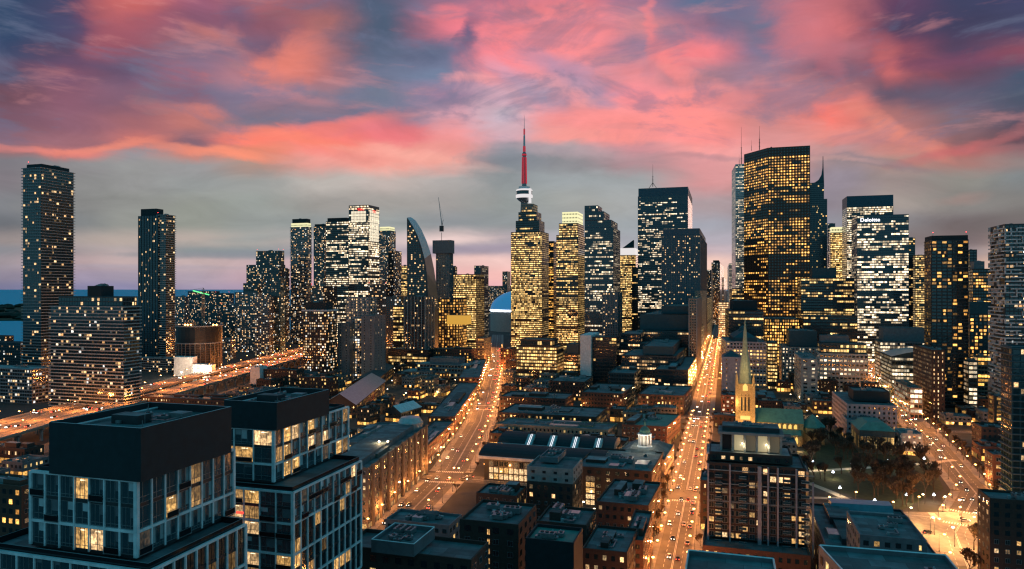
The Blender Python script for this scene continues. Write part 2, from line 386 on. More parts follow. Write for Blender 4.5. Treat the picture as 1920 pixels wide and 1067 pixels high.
# window light colours
LC = {'warm': (1, .60, .27), 'gold': (1, .47, .10), 'yel': (1, .60, .20), 'white': (1, .76, .48), 'mix': None}
def litcol(key, br):
    if key == 'mix': c = random.choice([(1, .58, .25), (1, .70, .40), (1, .74, .46), (1, .50, .18), (.95, .9, .8), (1, .62, .3)])
    else: c = LC[key]
    k = 1.35 * br * random.choice((.12, .3, .5, .75, 1, 1.2, 1.6)) ; j = random.uniform(.9, 1.12)
    return (c[0] * k, min(c[1] * k * j, k), min(c[2] * k * j * j, k))

# name: wall, bay, floor, window width, window height, share lit, mode, light, brightness, extras
ST = {
 'balcd': dict(w='w_dark', b=3.0, f=3.3, ww=.86, wh=.62, p=.11, c='warm', br=1.0, slab='slab_l', sd=1.3, st=.6),
 'balcl': dict(w='w_dark', b=3.0, f=3.3, ww=.86, wh=.62, p=.12, c='warm', br=.95, slab='slab_l', sd=1.3, st=.8),
 'balcw': dict(w='w_dark', b=3.0, f=3.1, ww=.86, wh=.62, p=.14, c='mix', br=.95, slab='slab_l', sd=1.3, st=.9),
 'balcy': dict(w='w_grey', b=3.2, f=3.2, ww=.8, wh=.6, p=.26, c='mix', br=1.0, slab='slab_l', sd=1.0, st=.6),
 'condo': dict(w='w_dark', b=3.1, f=3.1, ww=.74, wh=.58, p=.25, c='mix', br=1.0),
 'condow': dict(w='w_grey', b=2.9, f=3.1, ww=.70, wh=.56, p=.36, c='mix', br=1.05),
 'condog': dict(w='w_teal', b=2.6, f=3.1, ww=.8, wh=.62, p=.22, c='mix', br=1.0),
 'finb': dict(w='w_blue', b=2.4, f=3.2, ww=.8, wh=.8, p=.06, c='warm', br=1.1, fin='w_teal', fs=4.8),
 'fin': dict(w='w_dark', b=2.6, f=3.4, ww=.6, wh=.6, p=.10, c='warm', br=1.1, fin='w_concrete', fs=5.2),
 'off_y': dict(w='w_brown', b=2.6, f=4.0, ww=.78, wh=.52, p=.68, c='yel', br=1.1, row=1),
 'off_yd': dict(w='w_black', b=2.6, f=4.0, ww=.84, wh=.58, p=.22, c='yel', br=.9, row=1),
 'off_w': dict(w='w_grey', b=2.6, f=4.0, ww=.86, wh=.60, p=.70, c='white', br=1.2, row=1),
 'off_g': dict(w='w_brown', b=2.6, f=3.9, ww=.78, wh=.54, p=.74, c='yel', br=1.2, row=1),
 'off_b': dict(w='w_blue', b=2.6, f=3.9, ww=.86, wh=.60, p=.42, c='white', br=1.0, row=1),
 'off_bl': dict(w='w_blue', b=3.0, f=4.0, ww=.90, wh=.62, p=.58, c='white', br=1.45, row=1),
 'off_bw': dict(w='w_grey', b=2.7, f=3.9, ww=.80, wh=.52, p=.48, c='white', br=1.1, row=1),
 'off_d': dict(w='w_black', b=2.8, f=3.9, ww=.84, wh=.56, p=.36, c='yel', br=1.15, row=1),
 'off_d2': dict(w='w_dark', b=2.8, f=3.8, ww=.82, wh=.56, p=.33, c='warm', br=1.15, row=1),
 'off_t': dict(w='w_teal', b=2.6, f=3.8, ww=.8, wh=.6, p=.07, c='yel', br=.9),
 'off_wh': dict(w='w_white', b=2.4, f=3.9, ww=.62, wh=.52, p=.62, c='white', br=.9, row=1),
 'gold': dict(w='w_brown', b=4.6, f=4.9, ww=.50, wh=.50, p=.75, c='gold', br=1.35, row=1, prof='gold'),
 'grid_g': dict(w='w_brown', b=3.0, f=4.1, ww=.66, wh=.60, p=.93, c='gold', br=1.5),
 'punch_b': dict(w='w_grey', b=3.4, f=3.6, ww=.48, wh=.5, p=.20, c='warm', br=1.2, fin='w_grey', fs=6.8),
 'punch_w': dict(w='w_lilac', b=3.6, f=3.8, ww=.62, wh=.46, p=.66, c='yel', br=1.2, row=1),
 'punch_c': dict(w='w_concrete', b=3.6, f=3.6, ww=.5, wh=.48, p=.50, c='white', br=1.1),
 'grid_w': dict(w='w_pale', b=4.0, f=4.4, ww=.66, wh=.44, p=.55, c='white', br=1.2, row=1),
 'plain': dict(w='w_lilac', b=8, f=4, ww=.14, wh=.4, p=.4, c='warm', br=.9),
 'concd': dict(w='w_grey', b=6, f=3.1, ww=.14, wh=.4, p=.16, c='warm', br=.9),
 'brick': dict(w='w_brick', b=3.4, f=3.5, ww=.42, wh=.5, p=.20, c='warm', br=.9),
 'brickd': dict(w='w_brickd', b=3.4, f=3.5, ww=.45, wh=.48, p=.22, c='yel', br=1.0),
 'bricko': dict(w='w_brick', b=3.4, f=3.7, ww=.5, wh=.5, p=.45, c='gold', br=1.2, shop=1),
 'low': dict(w='w_brickd', b=2.9, f=3.4, ww=.42, wh=.45, p=.24, c='warm', br=.9, shop=1),
 'lowg': dict(w='w_grey', b=3.0, f=3.4, ww=.5, wh=.45, p=.26, c='yel', br=.9, shop=1),
 'lowt': dict(w='w_darktan', b=3.0, f=3.4, ww=.45, wh=.45, p=.28, c='yel', br=.9, shop=1),
 'terr': dict(w='w_grey', b=4.2, f=3.5, ww=.6, wh=.5, p=.24, c='yel', br=1.1, slab='slab_l', sd=1.6, st=.5),
 'black': dict(w='panel_black', b=0, f=4, ww=0, wh=0, p=0, c='warm', br=1),
 'teal': dict(w='w_teal', b=0, f=4, ww=0, wh=0, p=0, c='warm', br=1),
 'grey': dict(w='w_grey', b=0, f=4, ww=0, wh=0, p=0, c='warm', br=1),
 'pale': dict(w='w_pale', b=0, f=4, ww=0, wh=0, p=0, c='warm', br=1),
 'white': dict(w='w_white', b=0, f=4, ww=0, wh=0, p=0, c='warm', br=1),
 'crown': dict(w='crown_glow', b=2.8, f=6, ww=.5, wh=.35, p=0, c='yel', br=1),
 'frame': dict(w='w_brown', b=4.5, f=4.2, ww=.62, wh=.6, p=.75, c='gold', br=1.2),
 'darkt': dict(w='w_teal', b=3.2, f=3.1, ww=.8, wh=.7, p=.05, c='warm', br=1, slab='slab_d', sd=.9, st=.3),
 'dkcondo': dict(w='w_black', b=4.2, f=3.3, ww=.8, wh=.60, p=.26, c='gold', br=1.1, slab='slab_d', sd=.5, st=.3),
}
def goldprof(t):
    for a, b, p in ((0, .045, .05), (.045, .17, .96), (.17, .22, .6), (.22, .27, .9), (.27, .34, .25), (.34, .40, .75), (.40, .52, .6), (.52, .60, .22), (.60, .7, .55), (.7, .8, .6), (.8, 1.01, .93)):
        if a <= t < b: return p
    return .8

WMESH = {}
def window_mesh(w, h, kind):
    """one framed window (x across, y out of the wall, z up)"""
    key = (round(w, 1), round(h, 1), kind)
    if key in WMESH: return WMESH[key]
    mb = MB(); fr = .12; w, h = key[0], key[1]
    fk = 'metal'
    for x0, x1, z0, z1 in ((-w/2, w/2, -h/2, -h/2 + fr), (-w/2, w/2, h/2 - fr, h/2), (-w/2, -w/2 + fr, -h/2 + fr, h/2 - fr), (w/2 - fr, w/2, -h/2 + fr, h/2 - fr), (-.05, .05, -h/2 + fr, h/2 - fr)):
        mb.prism([(x0, .02), (x1, .02), (x1, .12), (x0, .12)], z0, z1, fk, bottom=True)
    lit = {'a': (1.05, .56, .18), 'b': (.5, .28, .10), 'c': (1.3, .82, .40), 'd': (.2, .12, .06), 'n': (0, 0, 0)}[kind]
    mb.face([(-w/2, .05, -h/2), (-w/2, .05, h/2), (w/2, .05, h/2), (w/2, .05, -h/2)], 'glass', lit)
    mb.face([(-w/2, .051, h/2 * random.uniform(.2, .8)), (-w/2, .051, h/2), (-.05, .051, h/2), (-.05, .051, h/2 * .5)], 'slab_l' if kind == 'n' and random.random() < .5 else 'glass', tuple(c * .6 for c in lit))
    me = mb.mesh('window'); WMESH[key] = me
    return me

def windows(fp, z0, z1, st, mb, root=None, indiv=0, only_front=True, litfn=None):
    """window rows on every side that faces the camera; indiv of them become objects of their own"""
    if st['b'] <= 0: return
    if area(fp) < 0: fp = fp[::-1]
    n = len(fp); c0 = cen(fp)
    faces = []
    for i in range(n):
        a, b = fp[i], fp[(i + 1) % n]; d = norm(sub(b, a)); nr = (d[1], -d[0]); m = ((a[0] + b[0]) / 2, (a[1] + b[1]) / 2)
        if -(m[0] * nr[0] + m[1] * nr[1]) > 0: faces.append((hyp(m), a, b, d, nr))
    faces.sort()
    nf = max(1, int((z1 - z0 - .8) / st['f'])); fh = (z1 - z0 - .8) / nf
    made = 0
    for hm, a, b, d, nr in faces:
        graz = abs(((a[0] + b[0]) * nr[0] + (a[1] + b[1]) * nr[1]) / 2 / hm); gz = 1 if graz > .34 else .22
        Lw = hyp(sub(b, a)); nb = max(1, int((Lw - .6) / st['b'])); bw = (Lw - .6) / nb
        for j in range(nf):
            fr = 1 - (j + .5) / nf; p = st['p']
            if st.get('prof') == 'gold': p = goldprof(fr)
            elif st.get('row'):
                q = random.random()
                p = min(.97, p * 1.25) if q < p else (p * random.choice((.05, .3, .6)))
            if litfn: p = litfn(fr, p)
            shop = st.get('shop') and j == 0
            if shop: p = .8
            on = random.random() < p; br = random.uniform(.7, 1.2)
            for i in range(nb):
                if st.get('row'):
                    if random.random() < .35: on = random.random() < p
                    if random.random() < .12: br = random.uniform(.5, 1.3)
                else:
                    on = random.random() < p; br = 1
                x = .3 + (i + .5) * bw; z = z0 + (j + .5) * fh
                w, h = bw * st['ww'], fh * st['wh']
                if not st.get('row') and on and st['ww'] < .87 and not indiv and st.get('prof') is None: q_ = random.choice((.45, .7, 1, 1)); x += (1 - q_) * w * random.uniform(-.5, .5); w *= q_
                if st.get('row') and on: br = min(1.5, max(.25, br * random.uniform(.75, 1.33)))
                if shop: w, h, z = bw * .86, fh * .66, z0 + fh * .42
                if root is not None and made < indiv:
                    made += 1
                    kind = random.choice('aabcd') if on else 'n'
                    o = bpy.data.objects.new('window', window_mesh(w, h, kind)); COL.objects.link(o); o.parent = root
                    pos = Vector((a[0] + d[0] * x + nr[0] * .01, a[1] + d[1] * x + nr[1] * .01, z)) - root.location
                    o.matrix_local = Matrix(((-d[0], nr[0], 0, pos.x), (-d[1], nr[1], 0, pos.y), (0, 0, 1, pos.z), (0, 0, 0, 1)))
                    continue
                lc = litcol('gold' if shop else st['c'], gz * st['br'] * br * (1.3 if shop else 1)) if on else (0, 0, 0)
                q = []
                for sx, sz in ((-.5, -.5), (.5, -.5), (.5, .5), (-.5, .5)):
                    q.append((a[0] + d[0] * (x + sx * w) + nr[0] * .06, a[1] + d[1] * (x + sx * w) + nr[1] * .06, z + sz * h))
                mb.face(q, 'glass', lc)

UNIT = []
def unit_meshes():
    for k in range(3):
        mb = MB(); w, d, h = ((3, 2, 1.4), (5, 2.6, 1.9), (2.2, 2.2, 1.1))[k]
        mb.box((0, 0), (w, d), 0, .25, h, 'metal'); mb.box((0, 0), (w + .3, .2), 0, 0, .25, 'metal_d')
        for i in range(1 + k % 2 * 2):
            x = (i - (k % 2)) * 1.5; mb.lathe((x, 0), [(.6, h), (.6, h + .25), (.5, h + .3), (.0001, h + .22)], 'metal_d', 10)
        mb.box((w * .35, d * .2), (.3, .3), 0, h, h + .5, 'slab_w')
        UNIT.append(mb.mesh('roof_unit'))
unit_meshes()
def roof_units(root, fp, z, n, sc=1.0, on_roof=None):
    c = cen(fp)
    if n > 2 and hyp(c) < 900:
        Lx, Ly = norm(sub(fp[1], fp[0])), norm(sub(fp[3], fp[0])); wx, wy = hyp(sub(fp[1], fp[0])), hyp(sub(fp[3], fp[0]))
        for _ in range(1 + n // 3):
            m = MB(); q = add(add(fp[0], Lx, random.uniform(.1, .5) * wx), Ly, random.uniform(.1, .6) * wy); l1, l2 = random.uniform(.15, .45) * wx, random.uniform(.1, .35) * wy; q1 = add(q, Lx, l1); q2 = add(q1, Ly, l2); r_ = .35 * sc
            for a, b in ((q, q1), (q1, q2)): m.box(((a[0] + b[0]) / 2, (a[1] + b[1]) / 2), (hyp(sub(b, a)) + r_, r_ * 1.6), math.atan2(b[1] - a[1], b[0] - a[0]), z + .3, z + .3 + r_ * 1.5, 'metal')
            for a in (q, q2): m.box(a, (r_ * 3, r_ * 3), -A_, z, z + 1.1 * sc, 'slab_l')
            o = m.build('roof_duct', root)
            if on_roof: o.parent = on_roof
    for i in range(n):
        q = random.choice(fp); t = random.uniform(.1, .72); q2 = random.choice(fp); t2 = random.uniform(0, 1)
        e = add(add((0, 0), q, t2), q2, 1 - t2)
        p = add(c, sub(e, c), t)
        o = bpy.data.objects.new('roof_unit', UNIT[random.randrange(3)]); COL.objects.link(o); o.parent = on_roof or root
        s = sc * random.uniform(.8, 1.5); o.scale = (s, s, s)
        o.location = Vector((p[0], p[1], z)) - root.location; o.rotation_euler = (0, 0, -A_ + random.choice((0, math.pi / 2)))

FOOT = []   # footprints, so that later buildings keep clear
def volume(root, fp, z0, z1, style, name='tower_body', roof='roof_t', indiv=0, units=0, litfn=None, usc=1.0, parapet=1.0, wname='window'):
    st = dict(ST[style]) if isinstance(style, str) else style
    if area(fp) < 0: fp = fp[::-1]
    body = MB(); n = len(fp); ins = inset(fp, .45)
    pz = z1 - parapet
    for i in range(n):
        a, b = fp[i], fp[(i + 1) % n]; ia, ib = ins[i], ins[(i + 1) % n]
        body.face([(*a, z0), (*b, z0), (*b, z1), (*a, z1)], st['w'])
        body.face([(*a, z1), (*b, z1), (*ib, z1), (*ia, z1)], st['w'])
        body.face([(*ib, pz), (*ia, pz), (*ia, z1), (*ib, z1)], st['w'])
    if st.get('slab'):
        nf = max(1, int((z1 - z0 - .8) / st['f'])); fh = (z1 - z0 - .8) / nf
        op = inset(fp, -st['sd'])
        sl_ = MB()
        for j in range(nf):
            z = z0 + (j + 1) * fh - st['st'] * .5
            sl_.prism(op, z, z + st['st'], st['slab'], bottom=True)
        bo = body.build(name, root); so = sl_.build('balcony_banding', root); so.parent = bo
    else:
        if st.get('fin'):
            for i in range(n):
                a, b = fp[i], fp[(i + 1) % n]; d = norm(sub(b, a)); nr = (d[1], -d[0]); Lw = hyp(sub(b, a)); k = max(1, int(Lw / st['fs']))
                for j in range(k + 1):
                    q = add(a, d, Lw * j / k)
                    body.box(add(q, nr, .35), (.9, .7), math.atan2(d[1], d[0]), z0, z1, st['fin'])
        body.build(name, root)
    rf = MB(); rf.face([(*p, pz + .01) for p in ins], roof); ro = rf.build('roof', root)
    wm = MB(); windows(fp, z0, z1, st, wm, root, indiv, litfn=litfn)
    w = wm.build(wname, root)
    if w: w['kind'] = 'stuff'
    if units: roof_units(root, inset(fp, 3 if hyp(sub(fp[0], fp[1])) > 16 else 1.5), pz + .02, units, usc, ro)
    if units and z0 == 0 and z1 < 34 and abs(area(fp)) > 160:
        Lx, Ly = norm(sub(fp[1], fp[0])), norm(sub(fp[3], fp[0])); wx, wy = hyp(sub(fp[1], fp[0])), hyp(sub(fp[3], fp[0]))
        for _ in range(2 + (wx * wy > 900)):
            bx, by = random.uniform(.12, .32) * wx, random.uniform(.15, .4) * wy; q = add(add(fp[0], Lx, random.uniform(.06, .92 - bx / wx) * wx), Ly, random.uniform(.06, .92 - by / wy) * wy)
            rb = MB(); pb = [q, add(q, Lx, bx), add(add(q, Lx, bx), Ly, by), add(q, Ly, by)]; kd = random.random(); hb = random.uniform(1.2, 3.6)
            if kd < .7: rb.prism(pb, pz, pz + hb, st['w'] if st['w'] != 'glass' else 'w_grey', random.choice(('roof_d', 'roof_t', 'roof_l')))
            else: rb.loft(pb, pz, [pb[0], pb[1], add(pb[1], Ly, by / 2), add(pb[0], Ly, by / 2)], pz + 1.8, 'w_silver')
            rb.build('roof_hut' if kd < .7 else 'skylight', ro)

def B(name, label, cat, tiers, units=2, group=None, roof='roof_t', kmax=1.2, usc=1.0, indiv=0, beacons=0, litfn=None):
    """a building from tiers (xl, xc, xr, ytop, Y, style[, 'g' or part name or dict])"""
    root = None; z = 0
    for i, t in enumerate(tiers):
        xl, xc, xr, yt, Y, st = t[:6]; o = t[6] if len(t) > 6 else {}
        fp = T(xl, xc, xr, Y, o.get('k', kmax), o.get('dep'))
        z1 = ZA(yt, Y)
        if root is None:
            c = cen(fp); root = empty(name, (c[0], c[1], 0)); tag(root, label, cat, group); FOOT.append(fp)
        z0 = 0 if o.get('g') else z
        if 'z0' in o: z0 = o['z0']
        volume(root, fp, z0, z1, st, o.get('n', 'tower_body' if i == 0 else 'upper_block'), o.get('roof', roof),
               units=units if i == len(tiers) - 1 else 0, usc=usc, indiv=indiv if i == 0 else o.get('indiv', 0), litfn=o.get('litfn', litfn))
        z = z1; root['zt'] = z1; last = fp
    for i in range(beacons):
        mb = MB(); p = last[i % 4]; q = add(p, sub(cen(last), p), .08)
        mb.bar((*q, z), (*q, z + 3), .12, 'metal'); mb.lathe(q, [(.0001, z + 2.8), (.5, z + 3.1), (.0001, z + 3.6)], 'beacon', 6); mb.build('beacon', root)
    del root['zt']
    return root, last, z
def antenna(root, px, Y, y0, y1, r=.5, name='antenna'):
    mb = MB(); p = P(px, Y); z0, z1 = ZA(y0, Y), ZA(y1, Y)
    mb.bar((*p, z0), (*p, z0 + (z1 - z0) * .45), r, 'metal_d', 6, r * .8); mb.bar((*p, z0 + (z1 - z0) * .45), (*p, z1), r * .5, 'metal_d', 5, r * .2)
    for t in (.15, .3, .45): mb.bar((p[0] - r * 2, p[1], z0 + (z1 - z0) * t), (p[0] + r * 2, p[1], z0 + (z1 - z0) * t), r * .3, 'metal_d')
    mb.build(name, root)
def text(root, body, p, d, z, size, k, name='sign_letters'):
    cu = bpy.data.curves.new(name, 'FONT'); cu.body = body; cu.size = size; cu.extrude = .15; cu.space_character = 1.05; cu.offset = size * .012
    t = bpy.data.objects.new('tmp', cu); COL.objects.link(t)
    bpy.context.view_layer.update()
    me = bpy.data.meshes.new_from_object(t.evaluated_get(bpy.context.evaluated_depsgraph_get())); bpy.data.objects.remove(t)
    me.materials.clear(); me.materials.append(M[k]); me.name = name
    o = bpy.data.objects.new(name, me); COL.objects.link(o); o.parent = root
    nr = (d[1], -d[0])
    if root.type == 'EMPTY': rl = root.location
    pos = Vector((p[0] + nr[0] * .5, p[1] + nr[1] * .5, z)) - rl
    o.matrix_local = Matrix(((d[0], 0, nr[0], pos.x), (d[1], 0, nr[1], pos.y), (0, 1, 0, pos.z), (0, 0, 0, 1)))
    return o
# ---------------------------------------------------------------- the setting: land, lake, streets
shore = [(-2600, -500), (-1500, 500), (-1110, 1560), (-640, 2000), (-330, 3300), (-100, 5200), (1500, 30000), (60000, 60000), (60000, -500)]
g = MB(); g.face([(x, y, 0) for x, y in shore[::-1]][::-1], 'ground')
for a, b in zip(shore[:7], shore[1:7]): g.face([(*a, -2), (*b, -2), (*b, 0), (*a, 0)], 'pavement')
structure('ground', g)
lw = bpy.data.materials.new('lake_water'); lw.use_nodes = True; b_ = lw.node_tree.nodes['Principled BSDF']
b_.inputs['Base Color'].default_value = (.07, .50, .70, 1); b_.inputs['Specular IOR Level'].default_value = .06; b_.inputs['Roughness'].default_value = .6; b_.inputs['IOR'].default_value = 1.33
nz = lw.node_tree.nodes.new('ShaderNodeTexNoise'); nz.inputs['Scale'].default_value = .08; nz.inputs['Detail'].default_value = 5
gg = lw.node_tree.nodes.new('ShaderNodeNewGeometry'); lw.node_tree.links.new(gg.outputs['Position'], nz.inputs[0])
bm_ = lw.node_tree.nodes.new('ShaderNodeBump'); bm_.inputs['Strength'].default_value = .6; bm_.inputs['Distance'].default_value = 1.5
lw.node_tree.links.new(nz.outputs['Fac'], bm_.inputs['Height']); lw.node_tree.links.new(bm_.outputs[0], b_.inputs['Normal'])
M['lake'] = lw
g = MB(); g.face([(-80000, -500, -2.2), (60000, -500, -2.2), (60000, 80000, -2.2), (-80000, 80000, -2.2)], 'lake'); structure('lake', g)
MM('woods', (.018, .028, .02), .95, vary=.5, scale=.02)
g = MB()
isl = [(-5200, 2500), (-2600, 2550), (-1500, 2650), (-900, 3000), (-800, 3700), (-1500, 4400), (-3200, 4800), (-6000, 4600)]
g.prism([(x, y) for x, y in isl], -3, 1.5, 'grass', 'grass'); structure('island', g)
g = MB(); rnd = random.Random(5)
for i in range(900):                     # wooded crown of the island
    a, b = rnd.choice([(isl[k], isl[k + 1]) for k in range(4)]) if i < 420 else (isl[rnd.randrange(8)], isl[rnd.randrange(8)])
    t = rnd.random(); p = add(add((0, 0), a, 1 - t), b, t); c = (-2600, 3500)
    p = add(p, sub(c, p), rnd.uniform(.02, .3)); r = rnd.uniform(14, 34); h = rnd.uniform(12, 26)
    if p[0] < -3800: continue
    g.lathe(p, [(r * .7, 1), (r, h * .5), (r * .6, h * .85), (.0001, h)], 'woods', 6)
tag(g.build('island_woods'), 'dark wooded island lying across the lake near the horizon', 'woodland', kind='stuff')

KING = [add((79.6, 340), U, s) for s in (-120, 60, 300, 560, 820, 1300, 1900, 2600)]
FRONT = [(-72, 210), (-62, 300), (-52, 380), (-38, 460), (-28, 626), (-24, 1047), (-31, 1430), (-36, 1800)]
ADEL = [(120, 130), (160, 235), (212, 340), (265, 406), (313, 522), (373, 681), (497, 981), (680, 1420)]
GARD = [(-372, 380), (-372, 573), (-350, 700), (-334, 1102), (-320, 1450), (-290, 1800)]
GARD2 = [(-412, 380), (-410, 600), (-398, 800), (-376, 1300), (-340, 1800)]
def CR(o, t0, t1): return [add(o, V, t0), add(o, V, (t0 + t1) / 2), add(o, V, t1)]
JARV = CR((-38, 440), -160, 560); CHUR = CR((167, 640), -420, 420); YONG = CR((262, 930), -620, 700); SHER = CR((60, 262), -200, 330)
BAY = CR((345, 1230), -600, 620)
ROADS = [('avenue', KING, 14), ('market_street', FRONT, 19), ('park_street', ADEL, 15), ('cross_street', JARV, 15), ('cross_street', CHUR, 12), ('cross_street', YONG, 12), ('cross_street', SHER, 12), ('cross_street', BAY, 12)]
def dist_pl(p, pl):
    best = 1e9
    for a, b in zip(pl, pl[1:]):
        d = sub(b, a); L2 = d[0] ** 2 + d[1] ** 2; t = max(0, min(1, ((p[0] - a[0]) * d[0] + (p[1] - a[1]) * d[1]) / L2))
        best = min(best, hyp(sub(p, add(a, d, t))))
    return best
def ribbon(mb, pl, w0, w1, z, k, z0=None):
    """strip between the offsets w0 and w1 (to the right of the line)"""
    off = []
    for i in range(len(pl)):
        a, b = pl[max(0, i - 1)], pl[min(len(pl) - 1, i + 1)]; d = norm(sub(b, a)); off.append((d[1], -d[0]))
    A = [add(p, n, w0) for p, n in zip(pl, off)]; Bq = [add(p, n, w1) for p, n in zip(pl, off)]
    for i in range(len(pl) - 1):
        mb.face([(*A[i], z), (*Bq[i], z), (*Bq[i + 1], z), (*A[i + 1], z)], k)
        if z0 is not None:
            mb.face([(*A[i], z0), (*A[i], z), (*A[i + 1], z), (*A[i + 1], z0)], k); mb.face([(*Bq[i], z0), (*Bq[i + 1], z0), (*Bq[i + 1], z), (*Bq[i], z)], k)
def along(pl, s):
    for a, b in zip(pl, pl[1:]):
        L_ = hyp(sub(b, a))
        if s <= L_: d = norm(sub(b, a)); return add(a, d, s), d
        s -= L_
    return None, None
def length(pl): return sum(hyp(sub(b, a)) for a, b in zip(pl, pl[1:]))
for i, (nm, pl, w) in enumerate(ROADS):
    r = MB(); z = .012 + .004 * i; ribbon(r, pl, -w / 2, w / 2, z, 'asphalt'); structure(nm, r)
    m = MB(); zm = .06 + .004 * i; L_ = length(pl)
    s = 4
    while s < L_ - 6:
        p, d = along(pl, s); n = (d[1], -d[0])
        near = min([dist_pl(p, q[1]) for q in ROADS if q[1] is not pl] + [99])
        if near > 14:
            for o in ((-.25, .25) if w > 13 else (0,)):       # centre line, lane lines
                a = add(p, n, o); m.face([(*add(a, n, -.08), zm), (*add(a, n, .08), zm), (*add(add(a, n, .08), d, 6), zm), (*add(add(a, n, -.08), d, 6), zm)], 'marking')
            for o in (-w / 4, w / 4):
                a = add(p, n, o); m.face([(*add(a, n, -.07), zm), (*add(a, n, .07), zm), (*add(add(a, n, .07), d, 3), zm), (*add(add(a, n, -.07), d, 3), zm)], 'marking')
        elif 9.5 < near < 13.5:
            for kx in range(int(w / 1.2)):                     # pedestrian crossing
                a = add(p, n, -w / 2 + .6 + kx * 1.2); m.face([(*add(a, n, -.3), zm), (*add(a, n, .3), zm), (*add(add(a, n, .3), d, 3.2), zm), (*add(add(a, n, -.3), d, 3.2), zm)], 'marking')
        s += 6
    structure('road_marking', m)
for nm, pl, w in ROADS[:3]:                                    # raised pavements, broken at the crossings
    for sd in (-1, 1):
        sw = MB(); s = 0; L_ = length(pl)
        while s < L_ - 5:
            a, d = along(pl, s); b, _ = along(pl, min(s + 5, L_ - .01))
            if min(dist_pl(a, q[1]) - q[2] / 2 for q in ROADS if q[1] is not pl) > 1:
                ribbon(sw, [a, b], sd * w / 2, sd * (w / 2 + 4.6), .16, 'pavement', 0.0)
            s += 5
        structure('pavement', sw)
# elevated expressway
for nm, pl, w, zz in (('expressway', GARD, 26, 11.5), ('expressway_ramp', GARD2, 22, 8.5)):
    ex = MB(); ribbon(ex, pl, -w / 2, w / 2, zz, 'w_tan', zz - 1.6)
    for sd in (-1, 1): ribbon(ex, pl, sd * w / 2 - .2, sd * w / 2 + .2, zz + .9, 'w_concrete', zz - .2)
    ribbon(ex, pl, -.25, .25, zz + .8, 'w_concrete', zz)
    for o in (-w / 3, -w / 6, w / 6, w / 3): ribbon(ex, pl, o - .08, o + .08, zz + .02, 'marking')
    s = 10
    while s < length(pl):
        p, d = along(pl, s); n = (d[1], -d[0])
        for o in (-w / 2 + 2.5, w / 2 - 2.5): ex.box(add(p, n, o), (1.6, 1.6), math.atan2(d[1], d[0]), 0, zz - 1.6, 'w_concrete')
        ex.box(p, (1.8, w - 1), math.atan2(d[1], d[0]), zz - 3.1, zz - 1.6, 'w_concrete'); s += 26
    structure(nm, ex)
lk = MB(); ribbon(lk, [(-344, 400), (-340, 640), (-318, 1100), (-300, 1500)], -10, 10, .02, 'asphalt'); structure('lower_road', lk)
PARK = [add(KING[0], (0, 0))] and [add((79.6 + .3 * 95, 440), V, 22), add((150, 598), V, 30), add((150, 598), V, 165), (300, 520), (258, 425), add((-38, 440), V, 262 + 20), add((-38, 440), V, 190)]
g = MB(); gp = [P(1512, 430), P(1505, 560), P(1640, 640), (372, 660), (303, 520), (252, 415), P(1690, 375)]
g.face([(*p, .01) for p in gp], 'grass')
tag(g.build('park_grass'), 'dark lawn of the park behind the brick tower', 'grass', kind='stuff')
def pathline(name, pts, w):
    m = MB(); ribbon(m, pts, -w / 2, w / 2, .05, 'path'); structure(name, m)
pathline('park_path', [P(1515, 455), P(1600, 462), P(1700, 470), P(1790, 485)], 4.5)
pathline('park_path', [P(1515, 428), P(1560, 408), P(1640, 372)], 4.5)
pathline('park_path', [P(1515, 398), P(1575, 396)], 4)
pl = MB(); pl.face([(*p, .03) for p in (P(1690, 372), P(1655, 345), P(1720, 300), P(1900, 300), P(1880, 372))], 'pavement'); structure('plaza', pl)

# ---------------------------------------------------------------- the skyline, from the lake to the north
B('condo_tower', 'tallest condo tower by the lake, dark with jutting balcony bands on every floor', 'condo tower',
  [(43, 77, 138, 313, 800, 'balcd'), (50, 78, 130, 307, 805, 'black')], 3, beacons=1)
r, fp, z = B('condo_tower', 'second tall condo tower from the lake with smooth blue glass fins on one half', 'condo tower',
  [(260, 296, 303, 404, 1050, 'finb'), (264, 293, 299, 391, 1055, 'black'), (295, 311, 328, 402, 1048, 'balcl', {'g': 1, 'n': 'balcony_wing'})], 2, beacons=1)
B('condo_block', 'broad condo slab with pale balcony bands and a pink sign standing before the expressway', 'condo block',
  [(95, 232, 262, 574, 650, 'balcw'), (110, 230, 258, 556, 655, 'darkt'), (164, 190, 203, 536, 662, 'black')], 4, beacons=0)[0]
rt = [o for o in COL.objects if o.name.startswith('condo_block')][0]
a_, b2_ = P(146, 676), P(172, 668); text(rt, 'NOVOTEL', add(a_, V, 0), V, ZA(694, 650), 4.6, 'pink_glow')
B('apartment_block', 'long low apartment row at the far left edge, lit all along beside the expressway', 'apartment block', [(-60, 60, 97, 692, 720, 'balcy')], 3)
B('apartment_block', 'low apartment block in front of the lake at the left edge', 'apartment block', [(-60, 38, 46, 642, 900, 'condo')], 2)
B('apartment_block', 'small pale-roofed block tucked behind the foot of the tallest lakeside tower', 'apartment block', [(40, 92, 97, 662, 860, 'balcy')], 2, roof='roof_l')
B('apartment_block', 'slim dark block with a red light at the lake shore, leftmost of all', 'apartment block', [(-40, 8, 13, 630, 1000, 'condo')], 1, beacons=1)
B('parking_podium', 'low horizontal-banded podium at the foot of the blue glass condo tower', 'podium', [(258, 322, 333, 672, 985, 'balcy')], 2)
